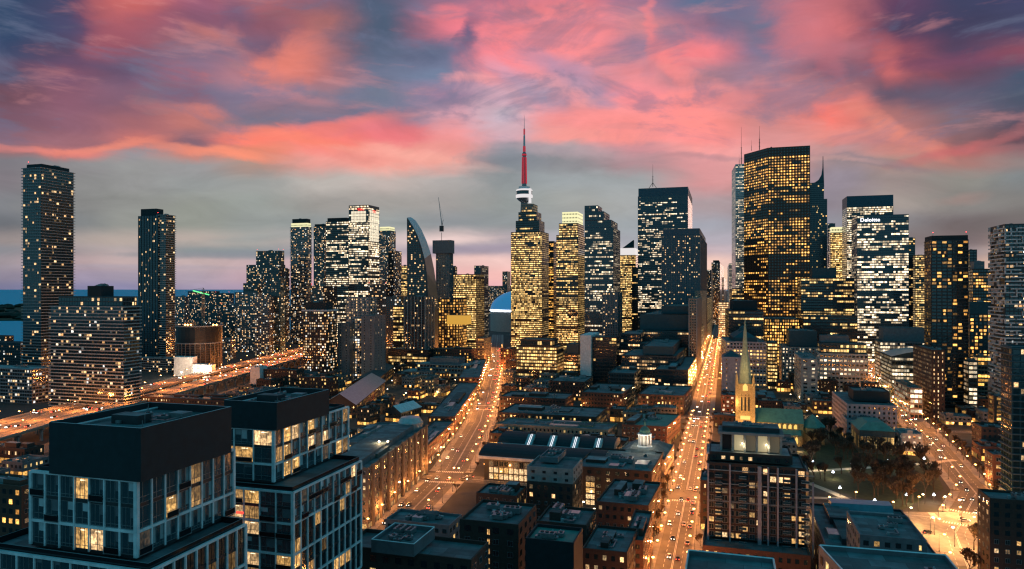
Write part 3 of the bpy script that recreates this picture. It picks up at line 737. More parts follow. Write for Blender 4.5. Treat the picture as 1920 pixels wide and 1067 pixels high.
# round tower under construction
c = P(374, 1010); r = tag(empty('round_tower', (c[0], c[1], 0)), 'round concrete tower under construction, topped by orange work lights', 'unfinished tower'); FOOT.append([add(c, q, 34) for q in ((-1, -1), (1, -1), (1, 1), (-1, 1))])
m = MB(); zt = ZA(612, 975); zb = ZA(645, 975); m.lathe(c, [(29, 0), (29, zb), (30.5, zb), (30.5, zt), (28, zt), (28, zt - 2), (.001, zt - 2)], 'w_black', 28); m.build('tower_core', r)
m = MB()
for k in range(28):
    a = 2 * math.pi * k / 28; m.box((c[0] + 29.6 * math.cos(a), c[1] + 29.6 * math.sin(a)), (.9, .9), a, 0, zb, 'w_tan')
for k in range(int(zb / 3.4)): m.lathe(c, [(29, 3.4 * k + 3), (30.2, 3.4 * k + 3), (30.2, 3.4 * k + 3.4), (29, 3.4 * k + 3.4)], 'w_grey', 28)
m.lathe(c, [(29, zb - 1), (31, zb - 1), (31, zb + .6), (29, zb + .6)], 'w_concrete', 28); m.lathe(c, [(30.5, zt - 1.4), (31.3, zt - 1.4), (31.3, zt), (30.4, zt)], 'w_concrete', 28); m.build('floor_ring', r)
m = MB()
for px, yy in ((347, 606), (352, 603), (358, 606), (400, 607), (406, 606)):
    q = P(px, 985); m.lathe(q, [(.001, zt + .4), (1.5, zt + 1.6), (.001, zt + 3)], 'lamp_orange', 8)
m.build('work_light', r)
m = MB(); m.box(P(358, 1000), (17, 5), 0, zt - .5, zt + 5, 'w_tan'); m.build('site_cabin', r)
# its crane
q = P(381, 1012); r = tag(empty('tower_crane', (q[0], q[1], 0)), 'pale tower crane with a green-lit jib above the round unfinished tower', 'crane')
m = MB(); zj = ZA(549, 1012)
for dx, dy in ((-1.4, -1.4), (1.4, -1.4), (1.4, 1.4), (-1.4, 1.4)): m.bar((q[0] + dx, q[1] + dy, zt - 3), (q[0] + dx, q[1] + dy, zj), .45, 'w_tan', 4)
k = zt - 3
while k < zj: m.bar((q[0] - 1.4, q[1] - 1.4, k), (q[0] + 1.4, q[1] - 1.4, k + 3), .3, 'w_tan', 4); m.bar((q[0] + 1.4, q[1] - 1.4, k + 3), (q[0] - 1.4, q[1] - 1.4, k + 6), .3, 'w_tan', 4); k += 6
m.build('mast', r); m = MB(); e0 = P(362, 1000); e1 = P(392, 1020)
m.bar((*e0, zj + 3), (*e1, zj - 3), .75, 'green_glow', 5); m.bar((*e0, zj + 4.5), (*q, zj + 7), .2, 'metal'); m.bar((*q, zj - 1), (*q, zj + 7), .6, 'metal'); m.bar((*q, zj + 7), (*e1, zj - 2), .2, 'metal'); m.build('jib', r)
# floodlit hoarding
r = tag(empty('site_hoarding', (*P(360, 935), 0)), 'floodlit white construction hoarding between the round tower and the expressway', 'hoarding')
m = MB(); pts = [P(326, 950), P(361, 945), P(361.01, 940), P(396, 930)]
m.prism([pts[0], pts[1], add(pts[1], (0, 1), 14), add(pts[0], (0, 1), 14)], 0, ZA(670, 945), 'w_white'); m.prism([pts[2], pts[3], add(pts[3], (0, 1), 14), add(pts[2], (0, 1), 14)], 0, ZA(684, 935), 'w_white'); m.build('panel', r)
for px, yy in ((340, 698), (365, 693), (389, 690)):
    p = P(px, 925); z_ = ZA(yy, 925); m = MB(); m.bar((*p, 0), (*p, z_ - 1), .3, 'metal_d'); m.lathe(p, [(.001, z_ - 1.2), (1.5, z_), (.001, z_ + 1.4)], 'lamp_warm', 8); m.build('floodlight', r)
    l = bpy.data.lights.new('flood', 'POINT'); l.energy = 36000; l.color = (1, .74, .5); l.shadow_soft_size = 1.2; lo = bpy.data.objects.new('flood_beam', l); COL.objects.link(lo); lo.parent = r; lo.location = Vector((p[0], p[1] - 2.5, z_)) - r.location
W = lambda lab, tiers, **k: B(k.pop('name', 'condo_tower'), lab, k.pop('cat', 'condo tower'), tiers, **k)
W('pale-topped condo just behind the balconied wing of the blue glass tower', [(327, 346, 354, 556, 1500, 'condow')])
W('dark wide block below the green crane jib, roof on the horizon', [(352, 404, 412, 546, 1750, 'condo')])
W('dark block with scattered windows and red roof lights right of the green jib', [(403, 430, 439, 550, 1600, 'condo')], beacons=2)
W('grey condo with a red-lit roof in front of the horizon, right of the round tower', [(413, 446, 453, 572, 1320, 'condo')], beacons=3)
W('squat block half hidden behind the round unfinished tower', [(328, 352, 356, 606, 1250, 'condow')])
W('mid-height twin-coloured block right of the pale crane mast', [(388, 410, 416, 580, 1450, 'condo')])
W('low block behind the expressway between the grey condo and the lit condo', [(404, 432, 442, 636, 1180, 'condow')])
W('brightly speckled condo with green light at its stepped roof', [(440, 483, 492, 548, 1300, 'condow'), (456, 483, 490, 531, 1305, 'condo')])
W('light-grey speckled condo against the dark red-beaconed tower', [(478, 505, 512, 556, 1230, 'condow')])
W('stepped dark tower with red roof beacons, left of the thin strip of lake', [(462, 524, 535, 496, 1420, 'condo'), (480, 524, 533, 470, 1425, 'condo')], beacons=3)
W('thin dark column of a tower with one column of gold windows', [(508, 526, 531, 520, 1240, 'condog')])
W('narrow brown annex touching the strip of lake', [(529, 536, 539, 504, 1560, 'condo')])
W('slim rounded white-banded condo with a black cap right of the lake strip', [(545, 577, 583, 425, 1500, dict(ST['balcw'], p=.26)), (546, 576, 582, 418, 1501, 'crown'), (548, 575, 581, 410, 1502, 'black')])
W('dull dark condo between the slim white-banded tower and the red-lettered office tower', [(588, 608, 616, 424, 1640, 'condo'), (590, 608, 613, 420, 1645, 'black')])
r, fp, z = B('office_tower', 'brightly lit office tower with a glowing lantern top and red letters', 'office tower',
  [(611, 653, 660, 414, 1400, dict(ST['off_y'], w='w_black', p=.66, br=1.4, c='white')), (614, 650, 656, 408, 1402, 'black'),
   (654, 691, 711, 384, 1340, dict(ST['off_w'], w='w_dark', p=.68, br=1.4), {'g': 1, 'n': 'lantern_wing', 'k': 1.25})], 0)
for a, b, x0, x1, y0, y1 in ((fp[0], fp[1], .12, .88, 392, 416), (fp[1], fp[2], .08, .94, 390, 452)):
    m = MB(); d = norm(sub(b, a)); nr = (d[1], -d[0]); L_ = hyp(sub(b, a)); k0 = add(add(a, d, L_ * x0), nr, .5); Yk = 1340
    w_ = L_ * (x1 - x0); nn = 5; mm = 4 if y1 < 430 else 10
    for i in range(nn):
        for j in range(mm):
            z0_, z1_ = ZA(y1, Yk), ZA(y0 + 3, Yk); p0 = add(k0, d, w_ * (i + .06) / nn); p1 = add(k0, d, w_ * (i + .94) / nn); zz0 = z0_ + (z1_ - z0_) * (j + .06) / mm; zz1 = z0_ + (z1_ - z0_) * (j + .94) / mm
            m.face([(*p0, zz0), (*p1, zz0), (*p1, zz1), (*p0, zz1)], 'lantern')
    m.build('lantern_screen', r)
    text(r, 'CIBC', add(k0, d, w_ * .45 if y1 < 430 else w_ * .3), d, ZA(394 if y1 < 430 else 397, Yk), 6.0, 'sign_red')
W('pale-crowned condo behind the red-lettered office tower', [(711, 732, 742, 432, 1700, 'condow'), (712, 730, 740, 425, 1702, 'crown')])
W('short reddish tower in front of the pale-crowned condo', [(728, 738, 753, 470, 1500, 'condo')])
W('small yellow-lit office block left of the curved sail tower', [(750, 764, 768, 498, 1650, 'off_g')], name='office_block', cat='office block')
W('dark block with a rounded black top under the red-lettered tower', [(690, 724, 738, 534, 1150, 'condo')], beacons=2)
W('brown block with lit windows between the black-topped block and the striped tower', [(724, 752, 762, 556, 1080, 'condo')])
W('dim condo filling the gap under the slim white-banded tower', [(582, 606, 632, 536, 1180, 'condo')], beacons=1)
# curved sail tower
r = tag(empty('sail_tower', (*P(790, 1160), 0)), 'dark glass tower with a curved pale sail roof sweeping down its side', 'condo tower'); Y0 = 1150
prof = [(763, 408), (770, 407), (779, 413), (790, 430), (800, 452), (808, 476), (814, 505), (819, 540), (822, 580)]
inner = [(763, 408), (766, 412), (774, 424), (783, 442), (790, 462), (796, 485), (800, 510), (802, 545), (803, 580)]
d = U; fr = MB(); gl = MB(); sailm = MB()
def pz(px, py, Y): return (*P(px, Y), ZA(py, Y))
base_l, base_r = 763, 803
for (a, b) in zip(inner, inner[1:]): fr.face([pz(a[0], 700, Y0)[:2] + (0,), pz(b[0], 700, Y0)[:2] + (0,), pz(*b, Y0), pz(*a, Y0)], 'w_dark')
fr.face([pz(763, 408, Y0)[:2] + (0,), pz(763, 408, Y0), pz(763, 408, Y0 + 60), pz(763, 408, Y0 + 60)[:2] + (0,)], 'w_dark')
fr.face([pz(803, 580, Y0)[:2] + (0,), (*P(822, Y0 + 46), 0), pz(822, 580, Y0 + 46), pz(803, 580, Y0)], 'w_dark')
fr.build('tower_body', r)
for k in range(len(prof) - 1):
    a, b, c2, d2 = inner[k], inner[k + 1], prof[k + 1], prof[k]; y1 = Y0 + 46
    (sailm if k < 5 else gl).face([pz(*a, Y0), pz(*b, Y0), pz(*c2, y1), pz(*d2, y1)], 'w_white' if k < 5 else 'w_teal')
    (gl).face([pz(*prof[k], y1)[:2] + (0,), pz(*prof[k], y1), pz(*prof[k + 1], y1), pz(*prof[k + 1], y1)[:2] + (0,)], 'w_dark')
sailm.build('sail_roof', r); gl.build('glass_flank', r)
wm = MB()
for j in range(74):
    z_ = 3.3 * j + 2
    py = HZ - (z_ + 2.5 - H) * F / Y0
    xr_ = 803 if py > 580 else max(p[0] + (q[0] - p[0]) * (py - p[1]) / max(q[1] - p[1], 1e-3) for p, q in zip(inner, inner[1:]) if p[1] - .01 <= py <= q[1] + .01) if py > 408 else 763
    x = P(764.5, Y0)[0]
    while x + 2 < P(xr_ - 1, Y0)[0]:
        wm.face([(x, Y0 - .15, z_), (x + 2.0, Y0 - .15, z_), (x + 2.0, Y0 - .15, z_ + 1.9), (x, Y0 - .15, z_ + 1.9)], 'glass', litcol('warm', 1.2) if random.random() < .17 else (0, 0, 0)); x += 2.7
    if py > 560:
        a, b = P(804, Y0), P(821, Y0 + 46)
        for i in range(12):
            t = (i + .5) / 13; p = add(a, sub(b, a), t); q = add(a, sub(b, a), t + .05)
            wm.face([(p[0] + .2, p[1] - .2, z_), (q[0] + .2, q[1] - .2, z_), (q[0] + .2, q[1] - .2, z_ + 1.9), (p[0] + .2, p[1] - .2, z_ + 1.9)], 'glass', litcol('warm', 1.2) if random.random() < .45 else (0, 0, 0))
tag(wm.build('window', r), kind='stuff')
# unfinished core with crane
r, fp, z = B('core_tower', 'unfinished concrete core tower with a wide dark cap behind the sail tower', 'unfinished tower',
  [(818, 842, 849, 475, 1500, dict(ST['fin'], w='w_grey', p=.05)), (811, 845, 852, 450, 1495, 'grey')], 1)
q = P(828, 1515); r = tag(empty('luffing_crane', (q[0], q[1], z)), 'luffing crane with a steeply raised thin jib above the unfinished core', 'crane')
m = MB(); m.bar((*q, z), (*q, ZA(436, 1515)), .5, 'metal_d', 4); zq = ZA(434, 1515); m.box(q, (9, 4), 0, zq, zq + 12, 'metal_d'); m.build('crane_cab', r)
m = MB(); m.bar((*P(829, 1515), zq + 10), (*P(822, 1515), ZA(370, 1515)), .9, 'metal', 4, .4); m.bar((*P(829, 1515), zq + 12), (*P(831, 1515), ZA(412, 1515)), .5, 'metal_d', 4); m.bar((*P(831, 1515), ZA(412, 1515)), (*P(823, 1515), ZA(376, 1515)), .15, 'metal_d', 3); m.build('jib', r)
W('slim dark shaft right of the unfinished core tower', [(847, 853, 857, 500, 1600, 'condo')])
W('vertically striped pale-finned tower in front of the sail tower', [(758, 797, 814, 556, 1000, 'fin')], name='office_tower', cat='office tower')
W('yellow-windowed office block hugging the left side of the striped tower', [(737, 757, 762, 574, 1040, 'off_g')], name='office_block', cat='office block')
r, fp, z = B('construction_frame', 'open building frame glowing orange with a golden lit box on it', 'unfinished building', [(822, 860, 875, 560, 1080, 'frame')], 0)
m = MB(); p0, p1 = P(838, 1060), P(875, 1050); m.prism([p0, p1, add(p1, U, 20), add(p0, U, 20)], ZA(608, 1060), ZA(591, 1060), 'gold_glow', 'roof_d', True); m.build('lit_box', r)
W('yellow-lit office block left of the blue domed stadium', [(850, 893, 908, 514, 1330, dict(ST['off_g'], p=.9))], name='office_block', cat='office block')
W('taller glass slab rising behind the yellow-lit office block', [(889, 901, 916, 498, 1420, 'off_b')], name='office_tower', cat='office tower')
W('small violet condo standing behind the blue dome', [(942, 951, 957, 509, 2500, 'condo')])
W('long low far-off block on the horizon behind the dome', [(905, 960, 968, 536, 3300, 'condo')], name='far_block', cat='block')
# stadium
c = P(984, 1985); r = tag(empty('stadium', (c[0], c[1], 0)), 'domed stadium with a blue-lit shell partly hidden by the stepped yellow tower', 'stadium')
m = MB(); zb = ZA(581, 1930); zt = ZA(543, 1985); R_ = 96
m.lathe(c, [(R_, 0), (R_, zb)], 'w_pale', 48); m.build('drum_wall', r)
m = MB(); pr = [(R_ * math.cos(a * math.pi / 20), zb + (zt - zb) * math.sin(a * math.pi / 20)) for a in range(11)]; pr[-1] = (.001, pr[-1][1]); m.lathe(c, pr, 'blue_glow', 40); m.build('dome', r)
m = MB(); m.lathe(c, [(R_ + .5, zb - 4), (R_ + 1, zb - 4), (R_ + 1, zb), (R_ + .5, zb)], 'lamp_white', 40); m.build('rim_light', r)
# broadcasting tower
c = P(983, 1783); zt = lambda y: ZA(y, 1783)
r = tag(empty('broadcast_tower', (c[0], c[1], 0)), 'tall needle tower with a white round pod and red-lit shaft', 'observation tower')
m = MB(); m.lathe(c, [(18, 0), (9, 150), (7, 335), (6.6, 345)], 'w_concrete', 6)
for k in range(3):
    a = math.pi / 6 + k * 2 * math.pi / 3; m.loft([(c[0] + R * math.cos(a) + w * -math.sin(a), c[1] + R * math.sin(a) + w * math.cos(a)) for R, w in ((0, -2), (30, -1), (30, 1), (0, 2))], 0, [(c[0] + R * math.cos(a) + w * -math.sin(a), c[1] + R * math.sin(a) + w * math.cos(a)) for R, w in ((0, -2), (9, -1), (9, 1), (0, 2))], 335, 'w_concrete')
m.build('shaft', r)
m = MB(); m.lathe(c, [(6.5, 332), (15, 338), (20, 343)], 'w_silver', 28); m.lathe(c, [(20, 343), (21.3, 346), (21.3, 350), (20, 352)], 'white_glow', 28); m.lathe(c, [(20, 352), (19.5, 353), (19.5, 360), (20.5, 361)], 'glass', 28)
m.lathe(c, [(20.5, 361), (20.5, 364), (16, 366)], 'white_glow', 28); m.lathe(c, [(16, 366), (14, 368), (14, 372), (8, 373), (.001, 373)], 'w_white', 28); m.build('pod', r)
m = MB(); m.box((c[0] + 14, c[1] - 14), (7, 3), math.radians(45), 330, 366, 'white_glow'); m.build('lit_panel', r)
m = MB(); m.lathe(c, [(6, 373), (5.4, 380), (4.6, 445), (4.2, 449), (5.6, 450), (5.6, 455), (3.8, 457), (3.4, 459)], 'w_concrete', 10)
m.lathe(c, [(2.6, 459), (2.2, 500), (1.6, 501), (1.4, 518), (.7, 519), (.5, 540), (.15, 553)], 'w_silver', 8); m.build('upper_shaft', r)
m = MB()
for k in range(6):
    a = k * math.pi / 3 + .3
    m.bar((c[0] + 6.1 * math.cos(a), c[1] + 6.1 * math.sin(a), 380), (c[0] + 5.0 * math.cos(a), c[1] + 5.0 * math.sin(a), 446), 1.3, 'red_glow', 5)
    m.bar((c[0] + 2.7 * math.cos(a), c[1] + 2.7 * math.sin(a), 460), (c[0] + 2.4 * math.cos(a), c[1] + 2.4 * math.sin(a), 474), 1.0, 'red_glow', 4)
    m.bar((c[0] + 1.6 * math.cos(a), c[1] + 1.6 * math.sin(a), 503), (c[0] + 1.5 * math.cos(a), c[1] + 1.5 * math.sin(a), 517), .6, 'red_glow', 4)
m.lathe(c, [(5.7, 450), (5.9, 450), (5.9, 454), (5.7, 454)], 'red_glow', 10); m.build('red_light_strip', r)
O = dict(name='office_tower', cat='office tower')
W('stepped office tower packed with yellow windows, right in front of the needle tower', [(958, 1016, 1029, 434, 1400, dict(ST['off_y'], p=.86, br=1.3)), (967, 1011, 1021, 413, 1403, 'off_yd'), (972, 1006, 1015, 397, 1406, 'off_yd'), (978, 1000, 1008, 382, 1409, dict(ST['off_g'], w='w_tan', br=.7))], **O)
W('narrow golden strip of an office tower between the stepped tower and the glowing-crowned tower', [(1026, 1038, 1045, 452, 1560, dict(ST['off_g'], c='gold'))], **O)
W('office tower with a glowing pale-yellow crown', [(1043, 1084, 1096, 440, 1350, dict(ST['off_y'], p=.74, br=1.3)), (1048, 1083, 1095, 418, 1353, 'off_g'), (1054, 1083, 1093, 397, 1356, 'crown')], **O)
W('dark blue tower stepping down to the right beside the glowing crown', [(1096, 1150, 1163, 426, 1290, 'off_b'), (1096, 1146, 1158, 412, 1293, 'off_b'), (1096, 1132, 1143, 396, 1296, 'off_b'), (1096, 1121, 1129, 385, 1299, 'off_b')], **O)
W('vertical-ribbed grey block at the foot of the dark blue stepped tower', [(1130, 1158, 1166, 548, 1150, 'punch_b')], name='office_block', cat='office block')
r, fp, z = B('office_tower', 'golden-lit office tower with a white band and small peaked roof', 'office tower', [(1162, 1192, 1200, 478, 1620, dict(ST['off_g'], p=.93)), (1163, 1191, 1199, 465, 1621, dict(ST['white'], w='white_glow'))], 0)
m = MB(); m.loft([P(1167, 1625), P(1189, 1625), P(1189, 1650), P(1167, 1650)], z, [P(1187, 1630), P(1189, 1630), P(1189, 1640), P(1187, 1640)], ZA(450, 1625), 'w_teal'); m.build('peaked_roof', r)
r, fp, z = B('office_tower', 'wide grey glass office slab with a thin roof antenna', 'office tower', [(1196, 1290, 1298, 365, 1450, dict(ST['off_bw'], w='w_blue')), (1197, 1290, 1298, 350, 1450, dict(ST['grey'], w='w_blue'))], 1)
antenna(r, 1224, 1470, 350, 308, .8); m = MB(); [m.bar((*P(1224 + s * 7, 1470), z), (*P(1224, 1470), z + 11), .5, 'metal_d') for s in (-1, 1)]; m.build('antenna_stay', r)
W('blue-grey hotel slab with vertical ribs standing in front of the wide grey slab', [(1241, 1313, 1325, 440, 1150, dict(ST['punch_b'], w='w_blue')), (1243, 1312, 1323, 428, 1152, dict(ST['grey'], w='w_blue'))], name='hotel_tower', cat='hotel')
W('black block between the golden tower and the grey slab', [(1185, 1196, 1201, 502, 1480, 'off_yd')], name='office_block', cat='office block')
W('tan-walled tall building on the left edge of the avenue, lit by the street', [(1292, 1306, 1315, 560, 900, dict(ST['fin'], w='w_tan', p=.06))], name='office_building', cat='office building')
W('second tan canyon building further down the left side of the avenue', [(1303, 1314, 1325, 545, 1140, dict(ST['punch_c'], w='w_tan'))], name='office_building', cat='office building')
W('brightly windowed building deep in the avenue canyon on its left side', [(1318, 1326, 1335, 558, 1460, dict(ST['off_g'], p=.9))], name='office_building', cat='office building')
W('dusky tower closing the avenue canyon', [(1334, 1350, 1357, 492, 2300, 'condo'), (1337, 1348, 1353, 488, 2310, 'black')])
W('shorter dusky tower left of the one closing the avenue canyon', [(1324, 1334, 1340, 506, 2100, 'condo')])
W('low far tower right of the one closing the avenue canyon', [(1352, 1357, 1362, 520, 2600, 'condo')])
W('pinkish lit building on the right side of the avenue canyon', [(1344, 1347, 1366, 566, 1330, dict(ST['off_g'], w='w_pale', c='warm', p=.9), {'dep': 60})], name='office_building', cat='office building')
W('pale narrow slab left of the white marble tower', [(1364, 1367, 1375, 494, 1750, 'off_wh')], **O)
r, fp, z = B('office_tower', 'tall white tower half hidden behind the huge gold-windowed tower', 'office tower', [(1372, 1379, 1400, 308, 1600, dict(ST['off_wh'], w='w_silver'))], 1, kmax=1.06)
antenna(r, 1390, 1620, 308, 238, .9); antenna(r, 1386, 1625, 308, 290, .5, 'mast')
r, fp, z = B('office_tower', 'huge dark tower covered with a grid of gold windows', 'office tower', [(1395, 1440, 1519, 277, 1250, 'gold')], 3, kmax=1.05)
antenna(r, 1424, 1310, 281, 236, .8); antenna(r, 1409, 1320, 283, 262, .4, 'mast'); m = MB(); m.box(P(1446, 1275), (6, 2), 0, z, z + 4, 'metal_d'); m.lathe(P(1446, 1275), [(.001, z + 4), (2.2, z + 5), (.001, z + 7)], 'metal_d', 8); m.build('roof_crane', r)
r, fp, z = B('hotel_tower', 'teal glass tower with a curved spire right of the gold-windowed tower', 'hotel', [(1512, 1516, 1551, 374, 1400, 'off_t'), (1512, 1516, 1545, 343, 1405, 'off_t')], 0, kmax=1.05)
m = MB(); cur = [(1519, 344), (1528, 342), (1535, 337), (1540, 328), (1542, 315), (1542.6, 293)]
for (x0, y0), (x1, y1) in zip(cur, cur[1:]):
    for yy in (1405, 1425): m.face([pz(x0, 350, yy), pz(x1, 350, yy), pz(x1, y1, yy), pz(x0, y0, yy)], 'w_teal')
    m.face([pz(x0, y0, 1405), pz(x1, y1, 1405), pz(x1, y1, 1425), pz(x0, y0, 1425)], 'w_teal')
for yy in (1405, 1425): m.face([pz(1542.6, 350, yy), pz(1545.5, 350, yy), pz(1544.4, 320, yy), pz(1543.6, 293, yy), pz(1542.6, 293, yy)], 'w_teal')
m.face([pz(1545.5, 350, 1405), pz(1545.5, 350, 1425), pz(1544.4, 320, 1425), pz(1544.4, 320, 1405)], 'w_teal'); m.build('spire', r)
W('hazy blue slab peeping out right of the spired teal tower', [(1550, 1552, 1566, 419, 1800, 'off_b')], **O)
W('brilliantly lit short tower between the spired tower and the black-capped tower', [(1554, 1557, 1584, 436, 1520, dict(ST['off_g'], p=.97, br=1.7)), (1556, 1559, 1583, 426, 1522, 'crown')], **O)
W('office tower with a solid dark blue cap behind the lettered glass tower', [(1579, 1588, 1675, 388, 1420, dict(ST['off_w'], w='w_dark', p=.82)), (1579, 1588, 1675, 368, 1420, dict(ST['grey'], w='w_blue'))], kmax=1.06, **O)
r, fp, z = B('office_tower', 'blue glass office tower with white lettering at its top', 'office tower', [(1597, 1607, 1704, 404, 1150, 'off_bl')], 2, kmax=1.08)
d = norm(sub(fp[1], fp[0])); text(r, 'Deloitte', add(fp[0], d, 4.5), d, ZA(416, 1150), 8.2, 'sign_white')
W('dark narrow tower against the right side of the lettered glass tower', [(1700, 1704, 1716, 446, 1300, 'off_d')], **O)
W('yellow-striped office tower left of the black balconied condo', [(1712, 1716, 1738, 478, 1260, dict(ST['off_g'], p=.85))], **O)
W('black office block with a pale teal box on its roof, below the gold-windowed tower', [(1496, 1502, 1602, 521, 1050, dict(ST['off_d'], p=.5)), (1518, 1523, 1568, 503, 1060, dict(ST['grey'], w='w_teal'))], name='office_block', cat='office block')
W('low golden grid-windowed block at the foot of the gold tower', [(1428, 1433, 1500, 597, 960, 'grid_g')], name='office_block', cat='office block')
W('dark low office with a black drum-like roof left of the golden grid block', [(1360, 1366, 1432, 582, 930, 'off_d'), (1368, 1374, 1420, 564, 945, 'black')], name='office_block', cat='office block', kmax=1.1)
W('small yellow-lit block at the foot of the white marble tower', [(1368, 1372, 1398, 541, 1380, 'off_g')], name='office_block', cat='office block', kmax=1.1)
W('dark glass office behind the grey concrete building', [(1500, 1506, 1608, 592, 930, 'off_d')], name='office_block', cat='office block', kmax=1.1)
# ---------------------------------------------------------------- middle distance, right of the avenue
OB = dict(name='office_building', cat='office building')
r, fp, z = B('office_building', 'lilac stone office building with a teal hipped roof behind the church spire', 'office building', [(1352, 1362, 1437, 640, 830, 'punch_w', {'k': 1.1})], 0)
m = MB(); ii = inset(fp, 9); pk = inset(fp, 24); m.loft(ii, z - 1, ii, z + 4, 'w_teal'); m.loft(ii, z + 4, inset(fp, 20), z + 11, 'w_teal'); m.lathe(cen(fp), [(5, z + 10), (4, z + 14), (.001, z + 17)], 'w_teal', 8); m.build('hipped_roof', r)
W('glass-fronted office with yellow-lit floors joined to the lilac stone building', [(1436, 1439, 1458, 642, 826, dict(ST['off_g'], p=.9), {'dep': 30})], **OB)
r, fp, z = B('office_building', 'windowless lilac block with one column of windows and a small pointed roof, beside the avenue', 'office building', [(1350, 1353, 1390, 669, 735, 'plain', {'dep': 30})], 0)
m = MB(); m.loft(fp, z - .5, inset(fp, 10), z + 6, 'w_teal'); m.build('pointed_roof', r)
W('stone-fronted walk-up between the avenue and the church tower', [(1348, 1352, 1386, 740, 655, dict(ST['punch_c'], w='w_brick', p=.4, shop=1), {'dep': 26})], **OB)
W('grey concrete office with a teal rooftop storey', [(1460, 1466, 1535, 650, 870, dict(ST['punch_c'], w='w_concrete')), (1474, 1480, 1532, 620, 876, 'teal')], kmax=1.1, **OB)
W('narrow windowless-sided grey slab in front of the grey concrete office', [(1489, 1502, 1533, 672, 720, dict(ST['punch_c'], w='w_concrete', b=6, p=.3))], kmax=1.12, **OB)
W('white office with a regular window grid and green-grey attic storey', [(1531, 1536, 1628, 662, 800, 'grid_w'), (1533, 1538, 1625, 643, 806, dict(ST['off_d'], w='w_teal')), (1536, 1540, 1592, 629, 815, 'grey')], kmax=1.1, **OB)
W('office with a bright top band and boxy plant storey left of the black balconied condo', [(1640, 1650, 1735, 640, 850, 'off_w'), (1648, 1656, 1738, 614, 856, 'grey')], kmax=1.12, **OB)
r, fp, z = B('office_building', 'curved-topped office with white-lit floors facing the side street', 'office building', [(1652, 1672, 1733, 668, 755, dict(ST['off_w'], p=.88, w='w_teal'))], 0, kmax=1.14)
m = MB()
for k in range(8):
    t0, t1 = k / 8, (k + 1) / 8; a0, a1 = add(fp[0], sub(fp[1], fp[0]), t0), add(fp[0], sub(fp[1], fp[0]), t1); b0, b1 = add(fp[3], sub(fp[2], fp[3]), t0), add(fp[3], sub(fp[2], fp[3]), t1)
    h0, h1 = z + 6 * math.sin(t0 * 1.5), z + 6 * math.sin(t1 * 1.5)
    m.face([(*a0, h0), (*a1, h1), (*b1, h1), (*b0, h0)], 'w_silver'); m.face([(*a0, z - .5), (*a1, z - .5), (*a1, h1), (*a0, h0)], 'w_teal')
m.build('curved_roof', r)
W('small lit flat-roofed building at the feet of the curved-topped office', [(1676, 1706, 1730, 727, 640, dict(ST['off_w'], p=.8, w='w_tan'))], kmax=1.1, **OB)
W('brown street-wall building with slanting rows of lights beside the side street', [(1712, 1747, 1772, 656, 640, dict(ST['punch_c'], w='w_brickd', b=3, ww=.3, p=.8, c='warm'))], kmax=1.1, **OB)
r, fp, z = B('condo_tower', 'black balconied condo with red roof corners, tallest right of the lettered glass tower', 'condo tower', [(1733, 1746, 1816, 450, 700, 'dkcondo'), (1734, 1747, 1815, 442, 701, 'black')], 2, kmax=1.06, beacons=2)
m = MB(); rr = random.Random(8)
for i in range(11): m.box(add(add(fp[0], V, 2 + i * 2.5), U, -.8), (rr.uniform(.7, 1.7), .3), -A_, ZA(664, 700), ZA(664, 700) + rr.uniform(1.2, 2.6), 'violet_glow')
m.build('sign_light', r)
W('yellow-banded tower right behind the black balconied condo', [(1812, 1818, 1832, 468, 960, 'off_d')], kmax=1.06, **O)
W('brown tower with gold windows between the black condo and the maze-patterned condo', [(1818, 1824, 1860, 504, 900, dict(ST['off_g'], p=.5, c='gold')), (1822, 1826, 1846, 490, 905, 'grey')], kmax=1.06, **O)
W('black-capped block with yellow square windows below the brown tower', [(1812, 1818, 1860, 588, 830, dict(ST['grid_g'], w='w_black', p=.6, b=4)), (1812, 1818, 1858, 566, 830, 'teal')], kmax=1.06, **O)
W('glass annex with white-lit floors at the foot of the black balconied condo', [(1808, 1816, 1833, 676, 668, dict(ST['off_w'], p=.8, w='w_teal'))], kmax=1.06, **OB)
W('tan low office in front of the black-capped block', [(1828, 1833, 1858, 668, 700, dict(ST['off_w'], w='w_tan', c='gold', p=.6))], kmax=1.06, **OB)
# condo with maze-like balcony fronts
r, fp, z = B('condo_tower', 'condo wrapped in a maze-like pattern of white balcony fronts, at the right edge', 'condo tower', [(1857, 1884, 1960, 420, 620, dict(ST['condo'], p=.2, w='w_dark'))], 3, kmax=1.09)
m = MB(); rr = random.Random(3)
for a, b in ((fp[0], fp[1]), (fp[3], fp[0])):
    d = norm(sub(b, a)); nr = (d[1], -d[0]); Lw = hyp(sub(b, a)); nb = int(Lw / 4.2); bw = Lw / nb; j = 0; zz = 4
    while zz < z - 2:
        i = 0
        while i < nb:
            k = rr.choice((1, 1, 2, 3)); e = min(nb, i + k)
            p0, p1 = add(add(a, d, i * bw), nr, .9), add(add(a, d, e * bw - .3 * bw * (k > 1)), nr, .9)
            if rr.random() < .8: m.box(((p0[0] + p1[0]) / 2, (p0[1] + p1[1]) / 2), (hyp(sub(p1, p0)), 1.8), math.atan2(d[1], d[0]), zz, zz + 1.0, 'slab_w')
            if rr.random() < .5: m.box(p0, (.8, 1.8), math.atan2(d[1], d[0]), zz, zz + 4.0, 'slab_w')
            i = e
        zz += 3.3
m.build('balcony_front', r)
W('dark teal near tower cut by the right edge of the view', [(1886, 1897, 1990, 650, 340, 'darkt')], kmax=1.05)
W('orange-lit car park with sloping louvred floors at the foot of the maze-patterned condo', [(1855, 1864, 1888, 742, 560, dict(ST['frame'], b=7, f=3))], kmax=1.05, name='parking_garage', cat='car park', usc=.8)
